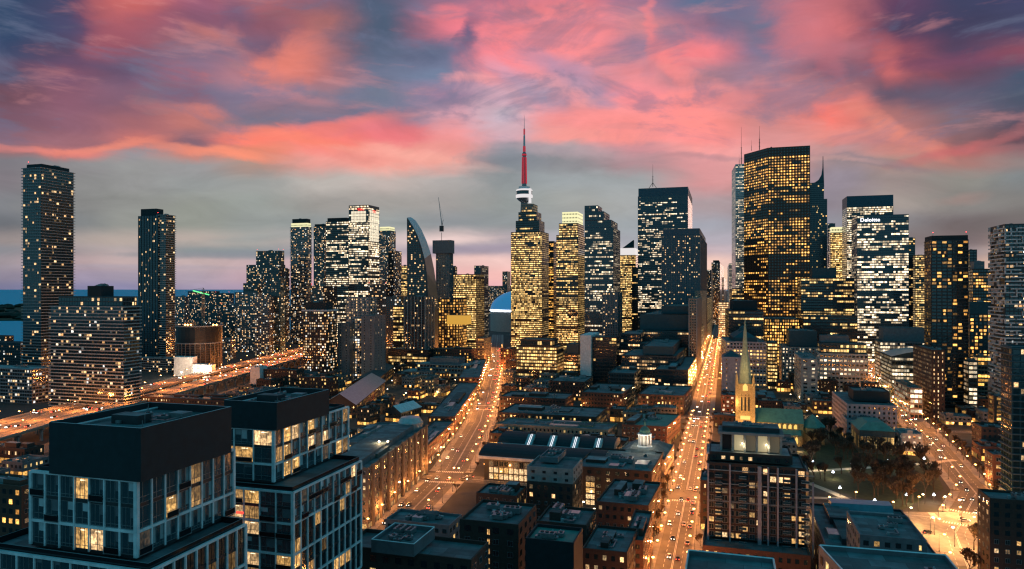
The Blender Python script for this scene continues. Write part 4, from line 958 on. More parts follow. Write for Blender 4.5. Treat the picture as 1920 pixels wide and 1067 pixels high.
W('brick corner house with a lit stair strip right of the tree-lined side street', [(1846, 1862, 1900, 852, 410, 'bricko', {'indiv': 30})], kmax=1.1, name='brick_house', cat='building', indiv=40)
W('low dark roofed hall behind the brick corner house', [(1822, 1840, 1892, 800, 500, 'low')], kmax=1.1, name='low_building', cat='building')
W('tall dark brick building cut off at the lower right corner', [(1838, 1856, 2010, 934, 275, dict(ST['brick'], w='w_brickd'))], kmax=1.06, name='brick_building', cat='building', indiv=40, roof='roof_t', units=5)

# ---------------------------------------------------------------- church with a floodlit tower
def gothic(mb, c, d, w, z0, z1, k, out=.1):
    nr = (d[1], -d[0]); q = add(c, nr, out); zc = z0 + (z1 - z0) * .6
    pts = [(-w/2, z0), (w/2, z0), (w/2, zc), (w/4, z0 + (z1 - z0) * .85), (0, z1), (-w/4, z0 + (z1 - z0) * .85), (-w/2, zc)]
    mb.face([(q[0] + d[0] * x, q[1] + d[1] * x, z) for x, z in pts], k)
c = P(1397, 548); r = tag(empty('church', (c[0], c[1], 0)), 'floodlit yellow stone church with a tall green copper spire and long teal roof', 'church')
hw = 6.0; sq = lambda s: [add(add(c, U, a * s), V, b * s) for a, b in ((-1, -1), (-1, 1), (1, 1), (1, -1))]
zs = lambda y: ZA(y, 548)
m = MB(); m.prism(sq(hw), 0, zs(718), 'w_stone')
for s in (1, -1):
    for t in (1, -1):
        q = add(add(c, U, s * hw), V, t * hw); m.box(q, (2.2, 2.2), -A_, 0, zs(722), 'w_stone'); m.lathe(q, [(1.3, zs(722)), (.9, zs(708)), (.001, zs(698))], 'w_stone', 6)
for yy in (742, 770, 795): m.prism(sq(hw + .25), zs(yy), zs(yy) + .8, 'w_stone', bottom=True)
m.build('bell_tower', r); FOOT.append(sq(hw))
m = MB(); fc = add(c, U, -hw); fl = add(c, V, hw)
for t in (-2.6, 0, 2.6): gothic(m, add(fc, V, t), V, 1.3, zs(768), zs(736), 'w_black')
gothic(m, fc, V, 4.2, zs(812), zs(790), 'church_glow'); gothic(m, fc, V, 3.6, zs(731), zs(717), 'church_glow', .3)
m.face([(*add(add(fc, V, -3.6), U, -.2), zs(784)), (*add(add(fc, V, 3.6), U, -.2), zs(784)), (*add(add(fc, V, 3.6), U, -.2), zs(777)), (*add(add(fc, V, -3.6), U, -.2), zs(777))], 'church_glow'); m.build('tower_window', r)
m = MB(); oct_ = lambda R: [(c[0] + R * math.cos(a * math.pi / 4 + .3), c[1] + R * math.sin(a * math.pi / 4 + .3)) for a in range(8)]
m.loft(oct_(4.6), zs(718), oct_(4.2), zs(692), 'spire'); m.loft(oct_(4.3), zs(692), oct_(2.6), zs(665), 'spire'); m.loft(oct_(2.4), zs(665), oct_(1.2), zs(625), 'spire'); m.loft(oct_(1.3), zs(625), oct_(.15), zs(597), 'spire'); m.build('spire', r)
n0 = add(add(c, U, -4), V, hw + .5)
def rect(o, a0, a1, b0, b1): return [add(add(o, V, a), U, b) for a, b in ((a0, b0), (a1, b0), (a1, b1), (a0, b1))]
# nave runs to the right of the tower, roof ridge along it
xr_n = (P(1509, 530)[0] - n0[0]) / V[0]; ze, zr = 15.5, 25
m = MB(); nv = rect(n0, 0, xr_n, 0, 17); m.prism(nv, 0, ze, 'w_stone'); ai = rect(n0, 2, xr_n - 2, -7, 0); m.prism(ai, 0, 8, 'w_stone')
for i in range(8): q = add(add(n0, V, 4 + i * (xr_n - 8) / 7), U, -7.4); m.box(q, (1.1, 1.2), -A_, 0, 7.5, 'w_stone'); m.box(add(q, U, 7), (1, 1), -A_, 7, ze, 'w_stone')
m.build('nave_wall', r); FOOT.append(rect(n0, 0, xr_n, -8, 18))
m = MB(); e = [(*p, ze) for p in rect(n0, -.3, xr_n + .3, -.6, 17.6)]; rg = [(*add(add(n0, V, 0), U, 8.5), zr), (*add(add(n0, V, xr_n), U, 8.5), zr)]
m.face([e[0], e[1], rg[1], rg[0]], 'roof_copper'); m.face([e[2], e[3], rg[0], rg[1]], 'roof_copper'); m.face([e[1], e[2], rg[1]], 'roof_copper'); m.face([e[3], e[0], rg[0]], 'roof_copper')
af = [(*p, 0) for p in ai]; m.face([(*add(ai[0], U, -.4), 7.6), (*add(ai[1], U, -.4), 7.6), (*ai[2], 11), (*ai[3], 11)], 'roof_copper'); m.build('nave_roof', r)
for i in range(7):
    m = MB(); q = add(add(n0, V, 6.5 + i * (xr_n - 12) / 6), U, 0); gothic(m, q, V, 2.6, 11.4, 15, 'church_glow'); m.build('clerestory_window', r)
    m = MB(); q2 = add(q, U, -7); gothic(m, q2, V, 2.4, 1.6, 7, 'church_glow'); m.build('aisle_window', r)
ap = add(add(n0, V, xr_n + 7), U, 8); m = MB(); m.lathe(ap, [(9, 0), (9, 13), (9.6, 13), (.001, 22)], 'roof_copper', 8); m.build('apse_roof', r); m = MB(); m.lathe(ap, [(9.05, 0), (9.05, 12.4)], 'w_stone', 8); m.build('apse_wall', r)
for px, yy, zz, e in ((1389, 530, 12, 8000), (1405, 530, 12, 8000), (1382, 540, 30, 2600), (1397, 526, 44, 4200), (1440, 514, 2, 1800), (1475, 512, 2, 1800), (1500, 510, 2, 1600)):
    p = P(px, yy); l = bpy.data.lights.new('flood', 'POINT'); l.energy = e * (1 if yy > 525 else 1.2); l.color = (1, .62, .22); l.shadow_soft_size = .6; o = bpy.data.objects.new('floodlight', l); COL.objects.link(o); o.parent = r; o.location = Vector((p[0], p[1], zz)) - r.location
l = bpy.data.lights.new('flood', 'POINT'); l.energy = 3200; l.color = (1, .72, .3); l.shadow_soft_size = .6; o = bpy.data.objects.new('floodlight', l); COL.objects.link(o); o.parent = r; o.location = Vector((*P(1392, 534), 56)) - r.location

W('dark block with a pale lilac end wall and plant box, right of the church', [(1560, 1588, 1682, 757, 560, dict(ST['brick'], w='w_lilac', p=.05)), (1590, 1600, 1668, 732, 575, 'black')], kmax=1.12, name='hall_building', cat='building')
W('low white gabled-front row in front of the dark block', [(1578, 1588, 1650, 787, 545, dict(ST['low'], w='w_lilac', p=.3))], kmax=1.08, name='low_building', cat='building')
r, fp, z = B('glass_pavilion', 'greenish glass-walled hall at the far side of the park', 'pavilion', [(1596, 1612, 1678, 806, 505, dict(ST['off_g'], w='w_teal', c='yel', br=.35, p=.95, b=2, f=9))], 0, kmax=1.06)
m = MB(); m.loft(inset(fp, -1), z, inset(fp, 6), z + 5, 'roof_copper'); m.build('hipped_roof', r)
W('white-lit house right of the glass pavilion', [(1678, 1690, 1730, 812, 500, dict(ST['low'], w='w_pale', c='white', p=.4))], kmax=1.06, name='park_house', cat='house')
W('dark brick house with lit windows between the church and the dark block', [(1505, 1512, 1560, 742, 700, 'brickd')], kmax=1.1, name='brick_house', cat='building')
W('low terraced houses behind the church nave', [(1404, 1408, 1458, 745, 690, 'bricko')], kmax=1.08, name='brick_house', cat='building')

# ---------------------------------------------------------------- centre, between the market street and the avenue
r, fp, z = B('office_building', 'dark-framed office with an arch of yellow floors at the end of the market block', 'office building', [(968, 1044, 1057, 650, 870, dict(ST['off_g'], w='w_black', p=.82)), (976, 1036, 1047, 637, 874, 'off_yd')], 1, kmax=1.1)
W('glass office with a slanting teal roof left of the white-sided black building', [(1057, 1084, 1092, 664, 880, dict(ST['off_g'], w='w_black', p=.7)), (1062, 1084, 1090, 645, 884, 'teal')], **OB)
r, fp, z = B('office_building', 'black glass office with a blank white end wall', 'office building', [(1108, 1156, 1161, 632, 850, dict(ST['off_yd'], p=.2))], 2)
m = MB(); a, b = P(1088, 858), P(1108.2, 851); m.prism([a, b, add(b, U, 60), add(a, U, 60)], 0, ZA(629, 850), 'w_white'); m.build('end_wall', r)
W('dark terraced office with a band of warm floors right of the black glass building', [(1160, 1222, 1238, 644, 900, 'off_d2'), (1164, 1200, 1212, 626, 905, 'off_d2')], **OB)
W('broad dark roofed office block below the blue-grey hotel slab', [(1205, 1300, 1320, 622, 930, 'off_d2'), (1200, 1296, 1316, 590, 960, 'teal'), (1240, 1300, 1314, 574, 985, 'teal')], **OB)
W('lower dark office with long lit bands facing the market blocks', [(1165, 1268, 1290, 668, 800, dict(ST['off_d2'], p=.4)), (1205, 1262, 1280, 650, 810, 'teal')], units=4, **OB)
W('wide black glass office beside the avenue with orange floors', [(1228, 1290, 1306, 694, 745, dict(ST['off_d'], p=.55, c='warm'))], units=3, **OB)
W('scattered-window brick block in front of the wide black glass office', [(1196, 1282, 1298, 742, 655, dict(ST['brickd'], p=.42))], units=3, kmax=1.1, **OB)
W('dark low office between the white-sided building and the long lit bands', [(1140, 1190, 1204, 700, 760, dict(ST['off_d2'], p=.35))], **OB)
W('red-brown warehouse block with an orange-lit lane wall', [(1030, 1096, 1112, 716, 740, dict(ST['low'], p=.25))], kmax=1.1, name='warehouse', cat='warehouse', units=3)
W('dark long warehouse with a single white roof lamp', [(1090, 1168, 1190, 738, 660, dict(ST['low'], p=.12))], kmax=1.1, name='warehouse', cat='warehouse', units=4, beacons=0)
W('brick row with a lit upper gallery north of the market hall', [(934, 1118, 1138, 782, 560, dict(ST['lowt'], w='w_brickd', p=.4))], kmax=1.08, name='brick_row', cat='building', units=7, indiv=60)
W('brick row with many orange windows close behind the market hall', [(929, 1140, 1158, 806, 520, dict(ST['lowt'], w='w_tan', p=.22))], kmax=1.05, name='brick_row', cat='building', units=6, indiv=60)
W('dark low warehouse with a pale skylit roof left of the lit gallery row', [(937, 1060, 1076, 748, 640, dict(ST['low'], p=.15))], kmax=1.1, name='warehouse', cat='warehouse', units=6)
W('brick theatre with a teal roof beside the avenue above the domed hall', [(1166, 1250, 1276, 800, 520, dict(ST['lowt'], w='w_brick', p=.5, c='gold'))], kmax=1.1, name='theatre', cat='theatre', units=5, indiv=40, roof='roof_copper')
# market hall with two barrel roofs
C0 = P(908, 436); wd = 72
r = tag(empty('market_hall', (*C0, 0)), 'long market hall with black curved roofs, four bright skylights and a glowing glass front', 'market hall')
bs = [C0, add(C0, V, wd), add(add(C0, V, wd), U, 64), add(C0, U, 64)]; FOOT.append(bs)
FOOT.append([P(885, 352), P(1000, 352), P(1000, 434), P(885, 434)]); m = MB(); m.prism(bs, 0, 14, 'w_dark', 'roof_t'); m.build('hall_wall', r)
for k, (b0, b1, zz) in enumerate(((-2, 26, 14.2), (36, 66, 14.2))):
    m = MB(); nn = 10
    for i in range(nn):
        a0, a1 = math.pi * i / nn, math.pi * (i + 1) / nn
        y0, y1 = (b0 + b1) / 2 - (b1 - b0) / 2 * math.cos(a0), (b0 + b1) / 2 - (b1 - b0) / 2 * math.cos(a1); h0, h1 = zz + 5.0 * math.sin(a0), zz + 5.0 * math.sin(a1)
        p0, p1 = add(add(C0, V, -3), U, y0), add(add(C0, V, wd + 2), U, y0); q0, q1 = add(add(C0, V, -3), U, y1), add(add(C0, V, wd + 2), U, y1)
        m.face([(*p0, h0), (*p1, h0), (*q1, h1), (*q0, h1)], 'panel_black'); m.face([(*q0, h1 - .6), (*q1, h1 - .6), (*p1, h0 - .6), (*p0, h0 - .6)], 'panel_black')
        for u_, w_ in ((p0, q0), (p1, q1)): m.face([(*u_, zz - .6), (*w_, zz - .6), (*w_, h1), (*u_, h0)], 'w_silver')
    m.build('barrel_roof', r)
    m = MB(); m.prism(rect(C0, -3.2, wd + 2.2, b0 - .6, b0 + .6), zz - 1.0, zz + .7, 'slab_w', bottom=True); m.build('eaves_gutter', r)
for i, t in enumerate((19, 34, 49, 64)):
    m = MB(); o_ = add(add(C0, V, t), U, 36)
    fr_ = rect(o_, -2.4, 2.4, -5, 6)
    m.face([(*fr_[0], 15), (*fr_[1], 15), (*add(fr_[2], U, 0), 20.5), (*fr_[3], 20.5)], 'w_silver'); m.face([(*fr_[1], 15), (*fr_[2], 15), (*fr_[2], 20.5)], 'w_silver'); m.face([(*fr_[3], 15), (*fr_[0], 15), (*fr_[3], 20.5)], 'w_silver'); m.face([(*fr_[2], 15), (*fr_[3], 15), (*fr_[3], 20.5), (*fr_[2], 20.5)], 'w_dark')
    for s in (-1.5, -.5, .5, 1.5): m.bar((*add(add(o_, V, s), U, -5), 15.1), (*add(add(o_, V, s), U, 6), 20.6), .13, 'sign_white' if s in (-.5, .5) else 'slab_w', 4)
    m.build('roof_lantern', r); m = MB(); m.box(add(o_, U, 8), (3.2, 3), -A_, 15, 22, 'panel_black'); m.build('vent_stack', r)
for j in range(3):
    for i in range(14):
        m = None; w_ = 2.9; x = 3 + i * 3.2
        o = bpy.data.objects.new('window', window_mesh(2.8, 3.4, random.choice('acca') if j < 2 else random.choice('dn'))); COL.objects.link(o); o.parent = r
        p = add(C0, V, x + 1.5); o.matrix_local = Matrix(((-V[0], -U[0], 0, p[0] - C0[0] - U[0] * .05), (-V[1], -U[1], 0, p[1] - C0[1] - U[1] * .05), (0, 0, 1, 2.4 + j * 3.9), (0, 0, 0, 1)))
# domed hall
r, fp, z = B('civic_hall', 'hall with a brightly lit white cupola at the avenue corner', 'civic hall', [(1150, 1246, 1264, 862, 418, dict(ST['lowt'], w='w_tan', p=.35, c='gold'))], 3, kmax=1.1, indiv=30)
m = MB(); m.loft(inset(fp, 1), z - .6, inset(fp, 8), z + 3.5, 'roof_t'); m.build('hipped_roof', r)
c = P(1209, 436); z0 = z + 2
m = MB(); m.lathe(c, [(4.6, z0 - 2), (4.6, z0 + 2.2), (4.2, z0 + 2.4), (4.2, z0 + 3)], 'paint_white', 12)
m.lathe(c, [(2.9, z0 + 3), (2.9, z0 + 9)], 'w_pale', 12)
for k in range(10):
    a = 2 * math.pi * k / 10; q = (c[0] + 3.7 * math.cos(a), c[1] + 3.7 * math.sin(a)); m.bar((*q, z0 + 3), (*q, z0 + 9), .36, 'paint_white', 6)
m.lathe(c, [(4.2, z0 + 9), (4.3, z0 + 9.8), (3.4, z0 + 10)], 'paint_white', 12); m.build('cupola', r)
m = MB(); m.lathe(c, [(3.4, z0 + 10), (3.1, z0 + 12), (1.9, z0 + 13.6), (.6, z0 + 14.3), (.25, z0 + 17), (.001, z0 + 18.5)], 'roof_copper', 12); m.build('cupola_dome', r)
for k in range(6):
    a = 2 * math.pi * k / 6 + .2; l = bpy.data.lights.new('flood', 'POINT'); l.energy = 900; l.color = (1, .84, .6); l.shadow_soft_size = .25; o = bpy.data.objects.new('cupola_light', l); COL.objects.link(o); o.parent = r; o.location = Vector((c[0] + 6.6 * math.cos(a), c[1] + 6.6 * math.sin(a), z0 + 7.5)) - r.location
r, fp, z = B('brick_building', 'long dark brick wing with a tall lit stair window beside the avenue', 'building', [(1078, 1222, 1244, 884, 380, dict(ST['brick'], w='w_brickd', p=.04, b=5))], 5, kmax=1.12, indiv=20)
d = V; a = P(1103, 383)
for j in range(5):
    for i in range(2):
        o = bpy.data.objects.new('stair_window', window_mesh(2.3, 2.6, 'ccaad'[j])); COL.objects.link(o); o.parent = r; p = add(a, V, i * 2.5)
        o.matrix_local = Matrix(((-V[0], -U[0], 0, p[0] - r.location[0] - U[0] * .9), (-V[1], -U[1], 0, p[1] - r.location[1] - U[1] * .9), (0, 0, 1, 2.2 + j * 3.2), (0, 0, 0, 1)))
W('block of dark brick below with a grey rendered top storey and rooftop hut', [(988, 1074, 1092, 908, 340, dict(ST['brick'], w='w_brickd', p=.05)), (988, 1074, 1092, 880, 340, dict(ST['concd'], w='w_concrete', p=0.05, b=5, ww=.3)), (1012, 1046, 1062, 858, 352, 'grey')], kmax=1.16, name='brick_building', cat='building', indiv=24, units=3)
W('dark flat-roofed house crowded with roof plant next to the plaza side of the market hall', [(893, 968, 987, 930, 330, 'brickd')], kmax=1.1, name='low_building', cat='building', units=9, indiv=30)
r, fp, z = B('brick_tower_block', 'tall brown brick block with one column of gold stair windows', 'apartment block', [(862, 972, 1006, 984, 228, dict(ST['brick'], w='w_brickd', p=.03, b=4.5))], 6, kmax=1.14, indiv=40)
for j in range(11):
    o = bpy.data.objects.new('stair_window', window_mesh(1.1, 2.0, 'a')); COL.objects.link(o); o.parent = r; fpd = norm(sub(fp[1], fp[0])); p = add(add(fp[0], fpd, hyp(sub(fp[1], fp[0])) * .50), (fpd[1], -fpd[0]), .15)
    o.matrix_local = Matrix(((-fpd[0], fpd[1], 0, p[0] - r.location[0]), (-fpd[1], -fpd[0], 0, p[1] - r.location[1]), (0, 0, 1, z - 3.2 - j * 3.15), (0, 0, 0, 1)))
W('wide low teal-roofed building beside the market street, behind the white-lined roof', [(722, 842, 864, 985, 275, 'lowg')], kmax=1.16, name='low_building', cat='building', units=5, indiv=20)
r, fp, z = B('apartment_block', 'near block with a teal roof, raised white-lined roof box and vents', 'apartment block', [(640, 884, 898, 1050, 184, dict(ST['brickd'], p=.1)), (696, 776, 806, 1021, 186, dict(ST['grey'], w='w_grey'))], 6, kmax=1.16, indiv=40, usc=.6)
r1, fp1, z1 = r, fp, z
m = MB(); rf = inset(fp, .1)
for i in range(4):
    a, b = rf[i], rf[(i + 1) % 4]; m.bar((*a, z + .1), (*b, z + .1), .16, 'paint_white', 4)
m.build('roof_edge', r)
W('black metal-clad block with roof fans in the lower middle', [(985, 1076, 1092, 1018, 212, 'black')], kmax=1.1, name='clad_block', cat='building', units=5, usc=.7, roof='roof_copper')
W('small dark flat roof between the black metal-clad block and the avenue', [(1092, 1176, 1196, 1036, 250, 'low')], kmax=1.1, name='low_building', cat='building', units=6, usc=.6)
W('low dark slate-roofed group beside the avenue trees', [(1118, 1216, 1240, 948, 318, 'low')], kmax=1.12, name='low_building', cat='building', units=5, indiv=20)
W('pink brick gable end facing the avenue', [(1168, 1206, 1224, 1014, 268, dict(ST['low'], w='w_brick'))], kmax=1.14, name='brick_house', cat='building', units=1)
W('dark low shed in the courtyard behind the black metal-clad block', [(1006, 1100, 1118, 985, 268, 'low')], kmax=1.1, name='shed', cat='building', units=5)

# ---------------------------------------------------------------- left of the market street
r = None
C1, R1 = P(690, 345), P(800, 452); dl = norm(sub(R1, C1)); nl = (-dl[1], dl[0]); fpb = [C1, R1, add(R1, nl, 26), add(C1, nl, 26)]
r = tag(empty('condo_block', (*cen(fpb), 0)), 'long brown eight-storey condo with juliet balconies along the market street', 'condo block'); FOOT.append(fpb)
volume(r, fpb, 0, 30, dict(ST['brick'], w='w_darktan', b=2.9, f=3.4, ww=.42, wh=.56, p=.38, c='yel', br=1.0, shop=1), 'block_body', indiv=100, units=6)
m = MB(); ti = inset(fpb, 5); m.prism(ti, 29, 32.6, 'w_grey', 'roof_t'); m.lathe(add(R1, add(nl, dl, -.6), 9), [(8, 29), (8, 33), (6, 36), (.001, 37)], 'w_silver', 14); m.build('set_back_storey', r)
m = MB()
for i in range(9): q = add(add(C1, dl, 6 + i * 12.5), (dl[1], -dl[0]), .5); m.box(q, (2.6, 1.2), math.atan2(dl[1], dl[0]), 0, 30.8, 'w_darktan')
m.build('bay_column', r)
for px, yy in ((711, 826), (727, 828)):
    p = P(px, 388); z_ = 33.5; m = MB(); m.bar((*p, 32), (*p, z_), .1, 'metal'); m.lathe(p, [(.001, z_ - .5), (.7, z_), (.001, z_ + .6)], 'lamp_warm', 8); m.build('terrace_lamp', r)
    l = bpy.data.lights.new('lamp', 'POINT'); l.energy = 1500; l.color = (1, .7, .35); l.shadow_soft_size = .4; o = bpy.data.objects.new('terrace_glow', l); COL.objects.link(o); o.parent = r; o.location = Vector((p[0], p[1], z_ + 1)) - r.location
def street_row(lab, pc, pr, h, st, nm='shop_row', cat='shop row', dep=16, **k):
    C_, R_ = P(*pc), P(*pr); d_ = norm(sub(R_, C_)); n_ = (-d_[1], d_[0]); f_ = [C_, R_, add(R_, n_, dep), add(C_, n_, dep)]
    r_ = tag(empty(nm, (*cen(f_), 0)), lab, cat); FOOT.append(f_); volume(r_, f_, 0, h, st, 'row_body', units=k.get('units', 4), indiv=k.get('indiv', 0), usc=.7); return r_
street_row('short orange-lit shop row beyond the brown condo, facing the market hall', (803, 472), (852, 560), 13, dict(ST['bricko'], p=.8), indiv=60)
street_row('long low red-roofed row on the left bend of the market street', (853, 572), (898, 780), 14, dict(ST['bricko'], p=.5), dep=22)
street_row('dim row of shops where the market street narrows', (899, 800), (912, 1010), 17, ST['bricko'], dep=24)
W('brick hotel with arched white ground floor left of the market street', [(812, 884, 894, 655, 990, dict(ST['bricko'], p=.25))], kmax=1.1, name='brick_hotel', cat='hotel', units=3)
W('brown corner block lit orange at the far end of the market street', [(892, 908, 921, 634, 1120, dict(ST['bricko'], w='w_tan'))], kmax=1.06, name='office_building', cat='office building')
W('brick flatiron-like block on the right side of the market street', [(938, 960, 969, 654, 1010, dict(ST['bricko'], p=.6))], kmax=1.06, name='brick_building', cat='building')
W('low gabled house row right of the market street', [(940, 956, 963, 722, 800, 'bricko')], kmax=1.06, name='brick_building', cat='building')
W('white-trimmed terraced apartments stepping up, left of the market street', [(752, 888, 904, 700, 890, dict(ST['terr'], p=.3)), (782, 876, 888, 684, 896, 'terr'), (806, 860, 872, 672, 904, 'grey')], units=6, name='apartment_block', cat='apartment block', kmax=1.05)
W('dark slab office with yellow windows between the concrete twins and the terraced apartments', [(728, 803, 816, 656, 990, dict(ST['off_yd'], p=.42))], units=3, name='office_building', cat='office building')
W('windowless dark concrete tower, left of two in a joined pair', [(633, 655, 661, 606, 885, 'concd')], name='concrete_tower', cat='apartment tower')
W('pink-lit stack of windows between the two dark concrete towers', [(660, 675, 679, 596, 895, dict(ST['condow'], p=.6, w='w_lilac'))], name='apartment_tower', cat='apartment tower')
W('windowless dark concrete tower, right of two in a joined pair', [(677, 702, 723, 592, 872, dict(ST['concd'], w='w_grey'))], name='concrete_tower', cat='apartment tower', units=3, kmax=1.1)
W('blue-grey boxy block above the two dark concrete towers', [(650, 692, 707, 558, 980, dict(ST['punch_b'], w='w_concrete', p=.3))], **OB)
r, fp, z = B('condo_tower', 'condo with a black roof box and white eaves, before the expressway', 'condo tower', [(568, 612, 632, 583, 860, dict(ST['condow'], w='w_brickd', p=.52)), (573, 611, 624, 567, 862, 'black')], 1, kmax=1.1)
m = MB(); fq = inset(T(568, 612, 632, 860, 1.1), -1.2); m.prism(fq, ZA(584, 860), ZA(581, 860), 'slab_w', bottom=True); m.build('eaves', r)
W('low brown block with a blank white end wall next to the expressway', [(489, 556, 570, 694, 800, dict(ST['brick'], w='w_brickd', p=.3))], units=3, name='brick_building', cat='building', kmax=1.1)
W('blank white box beside the expressway', [(469, 487, 491, 688, 806, 'white')], units=1, name='store_building', cat='building', kmax=1.05, usc=.8)
W('tall tree-shaded brown block between the black-boxed condo and the market warehouse', [(560, 618, 634, 708, 770, 'brickd')], units=3, name='brick_building', cat='building', kmax=1.1)
# market warehouse with a pale gabled roof
def gable(nm, lab, cat, pc, pr, dep, h, hr, wall, roof, k0=0., k1=1., lamp=None):
    C_, R_ = P(*pc), P(*pr); d_ = norm(sub(R_, C_)); n_ = (-d_[1], d_[0]); f_ = [C_, R_, add(R_, n_, dep), add(C_, n_, dep)]
    r_ = tag(empty(nm, (*cen(f_), 0)), lab, cat); FOOT.append(f_)
    m = MB(); m.prism(f_, 0, h, wall); a_, b_ = add(C_, n_, dep / 2), add(R_, n_, dep / 2)
    m.face([(*C_, h), (*f_[3], h), (*a_, hr)][::-1], wall); m.face([(*R_, h), (*f_[2], h), (*b_, hr)], wall); m.build('hall_wall', r_)
    m = MB(); ov = [add(p, sub(cen(f_), p), -.05) for p in f_]
    m.face([(*ov[0], h - .3), (*ov[1], h - .3), (*b_, hr + .2), (*a_, hr + .2)], roof); m.face([(*ov[2], h - .3), (*ov[3], h - .3), (*a_, hr + .2), (*b_, hr + .2)], roof); m.build('gabled_roof', r_)
    wm = MB(); windows(f_, 0, h, ST['bricko'], wm); w = wm.build('window', r_); w['kind'] = 'stuff'
    return r_
gable('market_warehouse', 'brick market warehouse with a pale gabled roof left of the market street', 'market hall', (668, 640), (722, 800), 30, 13, 22, 'w_brick', 'w_silver')
gable('brick_hall', 'orange-lit long brick hall behind the pale-roofed market warehouse', 'hall', (700, 800), (738, 960), 24, 12, 17, 'w_brick', 'roof_d')
gable('shed', 'shed with a small pale blue pitched roof amid the dark roofs', 'shed', (752, 620), (790, 650), 17, 9, 14, 'w_dark', 'w_white')
street_row('tan low-rise flats with patchy lit balconies beneath the pale blue shed roof', (690, 470), (752, 540), 15, dict(ST['lowt'], w='w_grey', p=.3), 'low_apartments', 'apartment block', 18, indiv=50)
# ---------------------------------------------------------------- the two near glass condos and the near brick tower
def grid_face(root, a, b, z0, z1, nb, fh, cellmesh, lit_p, count, rest, two=2):
    """white two-storey frame, dark spandrels and one window object per bay and floor on the wall a-b"""
    d = norm(sub(b, a)); nr = (d[1], -d[0]); L_ = hyp(sub(b, a)); bw = L_ / nb; ang = math.atan2(d[1], d[0])
    fr = MB(); sp = MB(); rl = MB()
    for i in range(nb + 1):
        wdt = .55 if i in (0, nb) else .26
        fr.box(add(add(a, d, bw * i), nr, .12), (wdt, .46), ang, z0, z1, 'paint_white')
    nf = int(round((z1 - z0) / fh)); fh = (z1 - z0) / nf
    for j in range(nf + 1):
        z = z1 - j * fh; mid = add(a, d, L_ / 2)
        if j % two == 0: fr.box(add(mid, nr, .10), (L_, .44), ang, z - .22, z + .22, 'paint_white')
        else: sp.box(add(mid, nr, .03), (L_, .16), ang, z - .28, z + .28, 'metal_d')
    rnd = random
    for j in range(nf):
        zc = z1 - (j + .5) * fh
        i = 0
        while i < nb:
            on = rnd.random() < lit_p
            kind = rnd.choice('acab') if on else rnd.choice('nnnnd' if rnd.random() < .3 else 'n')
            if count[0] <= 0:
                lt = {'a': 1.1, 'b': .6, 'c': 1.4, 'd': .12, 'n': 0}[kind]; w2, h2 = (bw - .34) / 2, (fh - .62) / 2; q0 = add(add(a, d, bw * (i + .5)), nr, .05)
                for s0, s1 in ((-1, -.1), (.1, 1)): f_ = random.uniform(.6, 1.1) * lt; rest.face([(*add(q0, d, s0 * w2), zc - h2), (*add(q0, d, s1 * w2), zc - h2), (*add(q0, d, s1 * w2), zc + h2), (*add(q0, d, s0 * w2), zc + h2)], 'glass', (f_, f_ * .54, f_ * .17))
            if count[0] > 0:
                o = bpy.data.objects.new('window', cellmesh(bw - .34, fh - .62, kind, rnd.randrange(3))); COL.objects.link(o); o.parent = root; count[0] -= 1
                p = add(add(a, d, bw * (i + .5)), nr, .02)
                o.matrix_local = Matrix(((-d[0], nr[0], 0, p[0] - root.location[0]), (-d[1], nr[1], 0, p[1] - root.location[1]), (0, 0, 1, zc), (0, 0, 0, 1)))
                if rnd.random() < .22:
                    q = add(p, nr, .5); rl = MB(); rl.box(q, (bw - .3, .05), ang, zc - fh / 2 + .3, zc - fh / 2 + 1.2, 'car_glass'); rl.box(q, (bw - .3, .09), ang, zc - fh / 2 + 1.2, zc - fh / 2 + 1.26, 'metal')
                    rl.box(add(p, nr, .28), (bw - .3, .5), ang, zc - fh / 2 + .12, zc - fh / 2 + .26, 'metal'); rl.build('balcony_rail', root)
            i += 1
    fr.build('white_frame', root); sp.build('spandrel', root)
CELL = {}
def cell(w, h, kind, v):
    key = (round(w, 1), round(h, 1), kind, v)
    if key in CELL: return CELL[key]
    w, h = key[0], key[1]; mb = MB(); lit = {'a': (1.15, .62, .18), 'b': (.5, .27, .09), 'c': (1.5, .92, .42), 'd': (.10, .065, .035), 'n': (0, 0, 0)}[kind]
    split = ((.5,), (.33, .66), (.62,))[v]; xs = [-w/2] + [-w/2 + w * t for t in split] + [w/2]
    for x in xs: mb.prism([(x - .04, 0), (x + .04, 0), (x + .04, .1), (x - .04, .1)], -h/2, h/2, 'metal', bottom=True)
    for z in (-h/2, h/2, -h/2 + (.9 if v != 1 else .5)): mb.prism([(-w/2, 0), (w/2, 0), (w/2, .09), (-w/2, .09)], z - .035, z + .035, 'metal', bottom=True)
    for k, (x0, x1) in enumerate(zip(xs, xs[1:])):
        f = random.uniform(.55, 1.1); l = tuple(c * f for c in lit)
        mb.face([(x0, .03, -h/2), (x0, .03, h/2), (x1, .03, h/2), (x1, .03, -h/2)], 'near_glass', l)
        if random.random() < .7:                   # blind or curtain behind the pane
            t = random.uniform(.15, .8); zc = h/2 - h * t
            mb.face([(x0 + .05, .035, zc), (x0 + .05, .035, h/2), (x1 - .05, .035, h/2), (x1 - .05, .035, zc)], random.choice(('slab_l', 'w_grey', 'slab_w', 'near_glass', 'near_glass')) if kind == 'n' else 'near_glass', tuple(c * .55 for c in l))
    if kind in 'ac':                                # ceiling lamp glimpsed inside
        mb.face([(-w * .2, .04, h * .36), (-w * .2, .04, h * .42), (w * .15, .04, h * .42), (w * .15, .04, h * .36)], 'near_glass', (2.6, 1.9, 1.1))
    me = mb.mesh('window'); CELL[key] = me; return me

